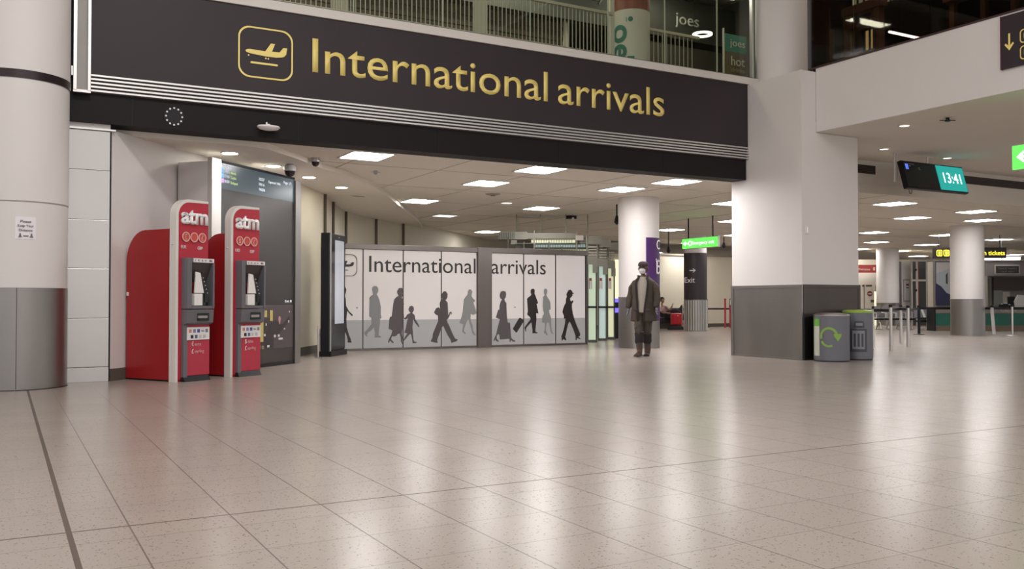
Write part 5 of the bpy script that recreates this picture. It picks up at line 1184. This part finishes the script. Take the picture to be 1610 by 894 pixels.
s = vt('waiting_seat', 'pale shiny waiting seat with a lilac back at the right end of the row', 'seat', 1458.5, 33.4, 0)
part('seat', B().prism(rrect(-.30, .30, -.04, .42, .07), (0, 0, .43), UX, UY, .03), DARKP, s, bev=.008)
part('backrest', B().prism([(-.33, 0), (.27, 0), (.30, .33), (-.30, .33)], (0, .42, .47), UX, Vector((0, .22, .97)), .025), mat('shiny_lilac', (.48, .45, .55), .2, .5), s)  # lilac back, crossed by a pale slanted strip
part('back_strip', B().prism([(.02, 0), (.10, 0), (.02, .33), (-.06, .33)], (0, .388, .47), UX, Vector((0, .22, .97)), .01), mat('strip_pale', (.75, .85, .75), .3), s)
part('beam', B().box(-.36, .36, .14, .22, .30, .36), DARKP, s)
for x in (-.3, .3): part('leg', B().cone((x, .18, .0), (x, .18, .42), .022, n=8), STEEL_L, s)
# belt posts
s = None
def qpost(px, d, yt, m, lb, lean=0, r=.03, base=True, grp=None):
    q = vt('barrier_post', lb, 'barrier post', px, d, 0, grp); zt = hz(yt, d)
    part('pole', B().cone((0, 0, .0), (lean, 0, zt), r, n=14), m, q, smooth=True)
    part('head', B().cone((lean, 0, zt), (lean, 0, zt + .06), r * 1.15, n=14), DARKP, q, smooth=True)
    if base: part('foot', B().lathe(0, 0, [(.17, 0), (.17, .012), (.05, .03)], 24), m, q, smooth=True)
    return q
G_ = 'steel posts of the belt barrier'
qpost(1372.3, 20.2, 485.5, STEEL_L, 'slim steel barrier post touching the litter bin edge', base=False, grp=G_, r=.022)
qpost(1400, 19.6, 483, STEEL_L, 'tallest steel barrier post, in front of the waiting seats, leftmost after the bins', base=False, grp=G_, r=.034)
qpost(1416, 22.8, 483, STEEL_L, 'steel barrier post between its two neighbours, shortest of the three by the seats', base=False, grp=G_, r=.036)
qpost(1427.3, 21.2, 484, STEEL_L, 'steel barrier post on the right of the three close ones', base=False, grp=G_, r=.034)
qpost(1444.5, 29.2, 483, DARKP, 'black barrier post with round foot beside the shiny seat', r=.045)
qpost(1562.5, 29.2, 483, WPRINT, 'white leaning barrier post in front of the teal counter', lean=-.07, r=.05, base=False)
qpost(1591, 27.9, 482, STEEL_L, 'steel barrier post with flat round foot before the word Centre', r=.03)
s = vt('barrier_belt', 'black belt strung between the steel posts before the waiting seats', 'belt', 1400, 19.8)
P_ = [at(1350, 20.4), at(1372.3, 20.2), at(1400, 19.6), at(1416, 22.8), at(1427.3, 21.2)]
for (a, c), (za, zc_) in zip(zip(P_[:-1], P_[1:]), ((.89, .89), (.89, .90), (.90, .90), (.90, .90))):
    u = (c - a).normalized(); n = Vector((-u.y, u.x, 0)) * .004
    b = B(); V = [b.bm.verts.new((q.x + n.x * sg, q.y + n.y * sg, z)) for q in (a + u * .04, c - u * .04) for sg in (-1, 1) for z in (za - .06, za)]
    for f in ((0, 1, 3, 2), (4, 6, 7, 5), (0, 4, 5, 1), (2, 3, 7, 6), (0, 2, 6, 4), (1, 5, 7, 3)): b.bm.faces.new([V[i] for i in f])
    part('belt', b, DARKP, s, world=True)
for (xa, da, xb, db_) in ((1427.3, 21.2, 1444.5, 29.2), (1444.5, 29.2, 1562, 29.2), (1562, 29.2, 1591, 27.9), (1591, 27.9, 1640, 27.9)):
    a = at(xa, da); c = at(xb, db_); u = (c - a).normalized(); n = Vector((-u.y, u.x, 0)) * .004
    b = B(); V = [b.bm.verts.new((q.x + n.x * sg, q.y + n.y * sg, z)) for q in (a + u * .05, c - u * .05) for sg in (-1, 1) for z in (.80, .87)]
    for f in ((0, 1, 3, 2), (4, 6, 7, 5), (0, 4, 5, 1), (2, 3, 7, 6), (0, 2, 6, 4), (1, 5, 7, 3)): b.bm.faces.new([V[i] for i in f])
    part('belt', b, DARKP, s, world=True)

# ------------------------------------------------------------------ people
def skin(name, V, E, m, parent, sub=2, label=None):
    """V: (x, y, z, rx[, ry]); one continuous skinned surface rooted at vertex 0"""
    me = bpy.data.meshes.new(name); me.from_pydata([v[:3] for v in V], E, []); me.materials.append(m)
    o = bpy.data.objects.new(name, me); COL.objects.link(o); o.parent = parent
    sk = o.modifiers.new('skin', 'SKIN'); sk.use_smooth_shade = True; sk.branch_smoothing = .6
    for i, v in enumerate(V):
        d = me.skin_vertices[0].data[i]; d.radius = (v[3], v[4] if len(v) > 4 else v[3]); d.use_root = (i == 0)
    sb = o.modifiers.new('sub', 'SUBSURF'); sb.levels = sub; sb.render_levels = sub
    if label: o['label'] = label
    return o
def limb(b, pts, n=16):
    """rings of given radius along a bent path, capped"""
    P = [Vector(p[:3]) for p in pts]; R = []
    for i, p in enumerate(pts):
        d = (P[min(i + 1, len(P) - 1)] - P[max(i - 1, 0)]).normalized()
        a = Vector((1, 0, 0)); a = (a - d * a.dot(d)).normalized(); c = d.cross(a)
        rx = p[3]; ry = p[4] if len(p) > 4 else rx
        R.append([b.bm.verts.new(P[i] + a * rx * math.cos(2 * PI * k / n) + c * ry * math.sin(2 * PI * k / n)) for k in range(n)])
    for A, C in zip(R[:-1], R[1:]):
        for i in range(n): b.bm.faces.new((A[i], A[(i + 1) % n], C[(i + 1) % n], C[i]))
    b.bm.faces.new(R[0][::-1]); b.bm.faces.new(R[-1]); return b
def fuse(o, size=.010):
    rm = o.modifiers.new('fuse', 'REMESH'); rm.mode = 'VOXEL'; rm.voxel_size = size; rm.use_smooth_shade = True; return o
def crease(o, amount, size, seed=0):
    tx = bpy.data.textures.new('folds', 'CLOUDS'); tx.noise_scale = size
    md = o.modifiers.new('folds', 'DISPLACE'); md.texture = tx; md.strength = amount; md.mid_level = .5; return o
def chain(n0, k): return [(n0 + i, n0 + i + 1) for i in range(k - 1)]
def hand_verts(V, E, wi, w, dirn, side, toward=(0, -1, 0), s=1.):
    """palm and five fingers grown from wrist index wi at point w, pointing along dirn"""
    d = Vector(dirn).normalized(); t = Vector(toward).normalized(); q = d.cross(t).normalized() * side
    palm = Vector(w) + d * .045 * s; V.append((*palm, .030 * s, .020 * s)); pi = len(V) - 1; E.append((wi, pi))
    for k, (off, ln) in enumerate(((-.030, .060), (-.010, .072), (.010, .068), (.029, .052))):
        base = palm + d * .035 * s + t * off * s; V.append((*base, .011 * s)); b = len(V) - 1; E.append((pi, b))
        p = base
        for j in range(2):
            p = p + (d * (1 - .25 * j) + q * (.15 + .35 * j)).normalized() * ln * .5 * s
            V.append((*p, (.0095 - .001 * j) * s)); E.append((len(V) - 2 if j else b, len(V) - 1))
    b0 = palm + t * -.030 * s - d * .015 * s; V.append((*b0, .012 * s)); E.append((pi, len(V) - 1))
    V.append((*(b0 + (t * -.6 + d * .9).normalized() * .035 * s + q * .01), .010 * s)); E.append((len(V) - 2, len(V) - 1))
    V.append((*(b0 + (t * -.4 + d * 1.0).normalized() * .062 * s + q * .018), .009 * s)); E.append((len(V) - 2, len(V) - 1))
SKIN = grain(mat('skin_brown', (.105, .052, .036), .5), 8, .1)
JK = grain(mat('olive_jacket', (.052, .039, .029), .85), 9, .25)
JKD = mat('jacket_lining', (.018, .013, .012), .9)
TR = grain(mat('olive_trousers', (.058, .044, .034), .85), 9, .2)
TSH = grain(mat('pale_shirt', (.36, .325, .28), .85), 7, .08)
BOOT = grain(mat('brown_boot', (.075, .052, .042), .6), 10, .25)
GLV = mat('blue_glove', (.17, .20, .27), .45)
p = at(1012, 17.55)
man = thing('person', 'man in olive jacket, pale shirt, face mask, cap and blue gloves walking across the hall', 'person', (p.x, p.y, 0), math.radians(-52))
# continuous body, local: x = his left, -y = forward
V = [(0, 0, .96, .13, .10), (0, .0, 1.12, .125, .095), (0, .01, 1.30, .15, .10), (0, .005, 1.43, .12, .085), (0, -.012, 1.53, .055, .055), (0, -.03, 1.60, .06, .065),
     (-.08, 0, .90, .085), (-.065, -.12, .50, .055), (-.045, -.14, .12, .040), (-.050, -.28, .055, .035),
     (.08, 0, .90, .085), (.052, .055, .50, .055), (.028, .18, .17, .040), (.028, .12, .06, .035),
     (-.165, .01, 1.42, .048), (-.265, .055, 1.17, .040), (-.298, -.01, .94, .026),
     (.165, .01, 1.42, .048), (.262, -.01, 1.17, .040), (.275, -.09, .955, .026)]
E = [(0, 1), (1, 2), (2, 3), (3, 4), (4, 5), (0, 6), (6, 7), (7, 8), (8, 9), (0, 10), (10, 11), (11, 12), (12, 13), (3, 14), (14, 15), (15, 16), (3, 17), (17, 18), (18, 19)]
hand_verts(V, E, 16, V[16][:3], (-.05, -.12, -1), 1)
hand_verts(V, E, 19, V[19][:3], (.05, -.30, -1), -1)
skin('body', V, E, SKIN, man)
# head: skull, jaw, ears as one surface, turned slightly to his right
hb = B(); hb.ball((0, -.025, 1.695), .088, .105, .112, 24, 16).ball((0, -.075, 1.625), .060, .060, .058, 16, 10).ball((-.09, -.02, 1.685), .014, .024, .034, 10, 8).ball((.09, -.02, 1.685), .014, .024, .034, 10, 8)
hd = part('head', hb, SKIN, man, smooth=True)
rm = hd.modifiers.new('fuse', 'REMESH'); rm.mode = 'VOXEL'; rm.voxel_size = .010; rm.use_smooth_shade = True
part('nose', B().prism([(-.015, 0), (.015, 0), (.006, .045), (-.006, .045)], (0, -.132, 1.665), UX, Vector((0, .25, 1)), .018), SKIN, hd)
for x in (-.034, .034):
    part('eye', B().ball((x, -.118, 1.712), .013, .008, .008, 10, 6), mat('eye_dark', (.02, .012, .01), .3), hd)
    part('brow', B().box(x - .020, x + .020, -.128, -.118, 1.728, 1.735), mat('hair_black', (.012, .009, .008), .8), hd)
mk = B().loft([(0, -.092, 1.590, .042, .046), (0, -.102, 1.612, .058, .058), (0, -.108, 1.64, .062, .064), (0, -.104, 1.668, .056, .056), (0, -.098, 1.688, .034, .046)], 20)
part('face_mask', mk, mat('mask_white', (.66, .64, .66), .7), man, smooth=True)
for sd in (-1, 1): part('mask_strap', B().tube([(sd * .052, -.11, 1.66), (sd * .085, -.04, 1.70), (sd * .085, .02, 1.71)], .003, 6), WPRINT, man)
CAPM = grain(mat('cap_brown', (.050, .032, .034), .85), 14, .35)
part('cap', B().lathe(0, -.022, [(.099, 1.738), (.101, 1.755), (.094, 1.79), (.068, 1.818), (.02, 1.828)], 24, 0, 1, 1.13), CAPM, man, smooth=True)
part('cap_peak', B().loft([(0, -.105, 1.738, .074, .075), (0, -.108, 1.746, .070, .070)], 20), CAPM, man, smooth=True)
# shirt
part('shirt', B().loft([(0, 0, .845, .172, .136), (0, 0, .93, .170, .136), (0, 0, 1.02, .164, .13), (0, -.012, 1.15, .16, .128), (0, -.012, 1.32, .172, .128), (0, -.005, 1.42, .160, .11), (0, -.01, 1.49, .09, .08), (0, -.018, 1.53, .066, .066)], 24), TSH, man, smooth=True)
# open jacket: C-shaped shell, gap at the front (-y), hanging a little uneven
def jk(g0, g1): return (-PI / 2 + g1, 1.5 * PI - g0)
R_J = [(-.005, .02, .67, .250, .170, *jk(.20, .10)), (0, .015, .74, .248, .172, *jk(.22, .12)), (0, .01, .86, .235, .168, *jk(.26, .16)), (0, .005, 1.0, .215, .160, *jk(.32, .24)), (0, .0, 1.15, .208, .155, *jk(.40, .36)), (0, 0, 1.30, .215, .152, *jk(.44, .44)), (0, 0, 1.40, .215, .140, *jk(.46, .46)), (0, .0, 1.455, .180, .118, *jk(.5, .5)), (0, .0, 1.50, .120, .092, *jk(.55, .55)), (0, .012, 1.535, .092, .084, *jk(.85, .85)), (0, .02, 1.56, .090, .080, *jk(1.1, 1.1))]
jo_ = part('jacket', B().loft(R_J, 40), JK, man, smooth=True, solid=.02, sub=1); crease(jo_, .035, .14)
for sd, sh, el, wr in ((-1, (-.170, .01, 1.425), (-.268, .06, 1.18), (-.300, -.01, .965)), (1, (.170, .01, 1.425), (.262, -.01, 1.18), (.270, -.09, .985))):
    sl = part('sleeve', limb(B(), [(sh[0] - sd * .04, sh[1], sh[2] + .005, .050), (sh[0] - sd * .005, sh[1], sh[2] - .015, .066), (sh[0] + sd * .035, sh[1] + .01, sh[2] - .075, .076), ((sh[0] + el[0]) / 2 + sd * .015, (sh[1] + el[1]) / 2 + .01, (sh[2] + el[2]) / 2, .076), (*el, .070), ((el[0] + wr[0]) / 2 + sd * .006, (el[1] + wr[1]) / 2, (el[2] + wr[2]) / 2, .068), (wr[0], wr[1], wr[2] + .02, .060), (wr[0], wr[1] - .005, wr[2] - .03, .056)]), JK, man)
    fuse(sl, .010); crease(sl, .030, .10)
    # dark lining strip along the open front
    strip = []
    for (x, y, z, rx, ry, a0_, a1_) in R_J:
        a = a0_ if sd > 0 else a1_
        strip.append((x + (rx + .006) * math.cos(a), y + (ry + .008) * math.sin(a) - .004, z))
    b = B(); L1 = [b.bm.verts.new(q) for q in strip]; L2 = [b.bm.verts.new((q[0] + sd * .036, q[1] + .004, q[2])) for q in strip]
    for i in range(len(strip) - 1): b.bm.faces.new((L1[i], L1[i + 1], L2[i + 1], L2[i]))
    part('lapel', b, JKD, man, solid=.008)
    part('pocket_flap', B().box(sd * .125 - .045, sd * .125 + .045, -.172, -.160, .88, .915), JK, man, bev=.004)
# gloves: slightly larger skins over the hands
for wi, dirn, sd in ((16, (-.05, -.12, -1), 1), (19, (.05, -.30, -1), -1)):
    w = V[wi][:3]; VV = [(*w, .032)]; EE = []
    hand_verts(VV, EE, 0, w, dirn, sd, s=1.12); skin('glove', VV, EE, GLV, man)
# trousers, gathered over the boots
tb_ = B(); tb_.loft([(0, 0, .80, .165, .118), (0, 0, .88, .162, .125), (0, 0, .97, .150, .118)], 20)
limb(tb_, [(-.080, 0, .86, .085, .11), (-.080, -.03, .74, .094, .105), (-.074, -.09, .60, .086, .092), (-.066, -.125, .48, .080, .086), (-.058, -.135, .38, .072, .080), (-.055, -.13, .30, .072, .080), (-.052, -.13, .25, .078, .086)])
limb(tb_, [(.080, 0, .86, .085, .11), (.078, .015, .74, .094, .105), (.066, .04, .60, .086, .092), (.052, .065, .48, .080, .086), (.042, .10, .38, .072, .080), (.036, .13, .30, .072, .080), (.032, .15, .25, .078, .086)])
tr_ = part('trousers', tb_, TR, man); fuse(tr_, .011); crease(tr_, .035, .09)
DKT = grain(mat('dark_gaiter', (.022, .018, .018), .9), 9, .2)
for sx_, A_, C_ in ((-1, (-.064, -.128, .46), (-.055, -.134, .27)), (1, (.050, .075, .44), (.036, .135, .27))):
    M_ = ((A_[0] + C_[0]) / 2, (A_[1] + C_[1]) / 2, (A_[2] + C_[2]) / 2)
    g = part('gaiter', limb(B(), [(*A_, .084, .092), (*M_, .080, .090), (*C_, .084, .092)]), DKT, man); fuse(g, .010); crease(g, .02, .07)
def boot(ank, shin, yaw, pitch, toe_z):
    """ank: ankle joint; the foot points forward (-y) and is pitched about its toe"""
    b = B(); R = []
    prof = [(.075, .020, .030, .050), (.065, .036, .046, .062), (.02, .042, .056, .082), (-.05, .045, .052, .070), (-.11, .052, .040, .048), (-.17, .050, .034, .038), (-.21, .036, .026, .028), (-.222, .015, .016, .018)]
    mt_ = Matrix.Translation((ank[0], ank[1], 0)) @ Matrix.Rotation(yaw, 4, 'Z') @ Matrix.Translation((0, -.20, toe_z)) @ Matrix.Rotation(-pitch, 4, 'X') @ Matrix.Translation((0, .20, 0))
    for y, w, h, zc_ in prof:
        R.append([b.bm.verts.new(mt_ @ Vector((w * math.cos(2 * PI * k / 16), y, max(.012, zc_ * .8 + h * math.sin(2 * PI * k / 16))))) for k in range(16)])
    for A, C in zip(R[:-1], R[1:]):
        for i in range(16): b.bm.faces.new((A[i], A[(i + 1) % 16], C[(i + 1) % 16], C[i]))
    b.bm.faces.new(R[0][::-1]); b.bm.faces.new(R[-1])
    a0_ = mt_ @ Vector((0, .015, .075)); a1_ = mt_ @ Vector((0, .01, .12)); sh_ = Vector(shin)
    limb(b, [(*a0_, .048, .056), (*a1_, .056, .062), (*(a1_ * .5 + sh_ * .5), .064, .070), (*sh_, .070, .076)])
    o = part('boot', b, BOOT, man); fuse(o, .008); crease(o, .010, .05)
    sb_ = B(); 
    for x, y in (): pass
    out = [(-.040, .07), (.040, .07), (.046, .0), (.050, -.08), (.056, -.14), (.046, -.205), (.02, -.225), (-.02, -.225), (-.046, -.205), (-.056, -.14), (-.050, -.08), (-.046, .0)]
    sb_.prism(out[::-1], (0, 0, .014), UX, UY, .014)
    for v in sb_.bm.verts: v.co = mt_ @ v.co
    part('sole', sb_, RUBBER, man)
boot((-.052, -.13, 0), (-.054, -.132, .27), math.radians(-6), 0, .0)
boot((.030, .15, 0), (.034, .145, .29), math.radians(6), math.radians(14), .0)

# seated traveller, far away, reclining with dark bags
s = vt('person', 'dark-haired person in a pink top slumped on the far seats under a dark coat', 'person', 1043, 35.0)
k = 35 / 1428
V = [(.22, .1, .52, .12), (.08, .10, .66, .13), (-.02, .10, .84, .11), (-.04, .08, .93, .05), (-.04, .06, 1.02, .055), (.55, -.1, .58, .09), (.75, -.2, .16, .06), (.66, -.32, .08, .05), (.50, .02, .60, .09), (.86, -.05, .14, .06), (.80, -.18, .06, .05),
     (.10, -.06, .84, .05), (.22, -.14, .72, .042), (.30, -.18, .86, .035), (-.12, .0, .80, .05), (-.06, -.14, .64, .042), (.10, -.2, .62, .035)]
E = [(0, 1), (1, 2), (2, 3), (3, 4), (0, 5), (5, 6), (6, 7), (0, 8), (8, 9), (9, 10), (2, 11), (11, 12), (12, 13), (2, 14), (14, 15), (15, 16)]
hand_verts(V, E, 13, V[13][:3], (.2, -.1, .9), 1); hand_verts(V, E, 16, V[16][:3], (1, -.1, 0), -1, (0, 0, 1))
LSK = mat('skin_tan', (.30, .16, .10), .5)
skin('body', V, E, LSK, s)
hd = part('head', B().ball((-.03, .03, 1.10), .075, .09, .10, 20, 12).ball((-.02, -.03, 1.05), .05, .05, .05, 12, 8), LSK, s, smooth=True)
rm = hd.modifiers.new('fuse', 'REMESH'); rm.mode = 'VOXEL'; rm.voxel_size = .012; rm.use_smooth_shade = True
part('hair', B().ball((-.04, .06, 1.14), .095, .10, .095, 20, 12), mat('hair_black', (.012, .009, .008), .8), s, smooth=True)
for x in (-.055, .0): part('eye', B().ball((x, -.055, 1.10), .010, .008, .006, 8, 6), mat('eye_dark', (.02, .012, .01), .3), hd)
skin('pink_top', [(.14, .1, .60, .14), (.06, .10, .70, .145), (-.02, .10, .85, .12), (.10, -.04, .86, .065), (.20, -.12, .74, .052), (-.13, .02, .82, .065), (-.08, -.12, .66, .052)], [(0, 1), (1, 2), (2, 3), (3, 4), (2, 5), (5, 6)], mat('top_pink', (.52, .36, .36), .8), s)
skin('dark_coat', [(.22, .06, .56, .17), (.50, -.04, .68, .17), (.66, -.10, .50, .15), (.72, -.14, .28, .12), (.05, .0, .50, .12)], [(0, 1), (1, 2), (2, 3), (0, 4)], mat('coat_black', (.018, .014, .018), .9), s)
for x, y in ((.66, -.34), (.82, -.24)): part('shoe', B().ball((x, y, .05), .05, .12, .05, 14, 8), DARKP, s, smooth=True)
s = vt('bench_seat', 'low dark upholstered bench under the slumped person in the far hall', 'bench', 1052, 35.4)
bc = mat('bench_dark', (.035, .028, .032), .8)
part('seat', B().box(-.45, 1.15, -.25, .35, .25, .44), bc, s, bev=.04)
part('backrest', B().box(-.30, 1.15, .30, .48, .44, hz(484, 35.4)), bc, s, bev=.04)
part('plinth', B().box(-.40, 1.10, -.15, .40, 0, .25), mat('bench_base', (.07, .05, .045), .8), s)
s = vt('suitcase', 'red hard suitcase standing upright before the dark bench', 'suitcase', 1063, 34.4)
RS = mat('suitcase_red', (.50, .02, .03), .35)
w = 17 * 34.4 / 1428
part('shell', B().box(-w / 2, w / 2, -.12, .12, .17, hz(492, 34.4)), RS, s, bev=.045)
part('ribs', B().box(-.15, -.13, -.126, -.11, .22, .58).box(.0, .02, -.126, -.11, .22, .58).box(.14, .16, -.126, -.11, .22, .58), mat('rib_red', (.36, .01, .02), .4), s)
part('handle', B().tube([(-.07, .04, .60), (-.07, .04, .68), (.07, .04, .68), (.07, .04, .60)], .012, 6), DARKP, s)
part('badge', B().cone((.04, -.13, .52), (.04, -.118, .52), .018, n=10), WPRINT, s)
for x in (-.15, .15):
    part('leg', B().cone((x, 0, .05), (x, 0, .19), .02, n=8), DARKP, s); part('wheel', B().cone((x - .015, 0, .05), (x + .015, 0, .05), .05, n=14), RUBBER, s)
s = vt('baggage_trolley', 'small steel baggage trolley with pale strap right of the red suitcase', 'trolley', 1074.5, 34.4)
part('frame', B().tube([(-.06, 0, .06), (-.02, 0, .95), (.08, 0, .95)], .014, 6).tube([(.08, 0, .95), (.10, 0, .06)], .014, 6), STEEL_L, s)
part('deck', B().box(-.08, .12, -.25, .05, .06, .09), STEEL, s)
part('strap', B().tube([(-.03, -.04, .70), (.06, -.06, .45), (.0, -.06, .22)], .022, 6), mat('strap_white', (.6, .55, .55), .6), s)
for x in (-.07, .11): part('wheel', B().cone((x - .012, 0, .05), (x + .012, 0, .05), .05, n=14), RUBBER, s)
s = vt('travel_bag', 'black pointed soft bag heaped on the bench behind the red suitcase', 'bag', 1067, 35.2, .44)
part('body', B().loft([(0, 0, .0, .30, .16), (.02, 0, .16, .27, .15), (.06, 0, .28, .17, .10), (.10, 0, .40, .05, .04), (.11, 0, .48, .02, .02)], 20), mat('bag_black', (.012, .010, .012), .8), s, smooth=True)
part('strap', B().tube([(-.2, -.12, .12), (.05, -.17, .2), (.24, -.1, .1)], .012, 6), DARKP, s)
s = vt('travel_bag', 'low black holdall on the floor under the red suitcase', 'bag', 1062, 34.05)
part('body', B().loft([(0, 0, .0, .30, .08), (0, 0, .06, .31, .085), (0, 0, .13, .24, .06)], 20), mat('bag_black', (.012, .010, .012), .8), s, smooth=True)
part('handle', B().tube([(-.08, 0, .12), (-.05, 0, .18), (.05, 0, .18), (.08, 0, .12)], .010, 6), DARKP, s)
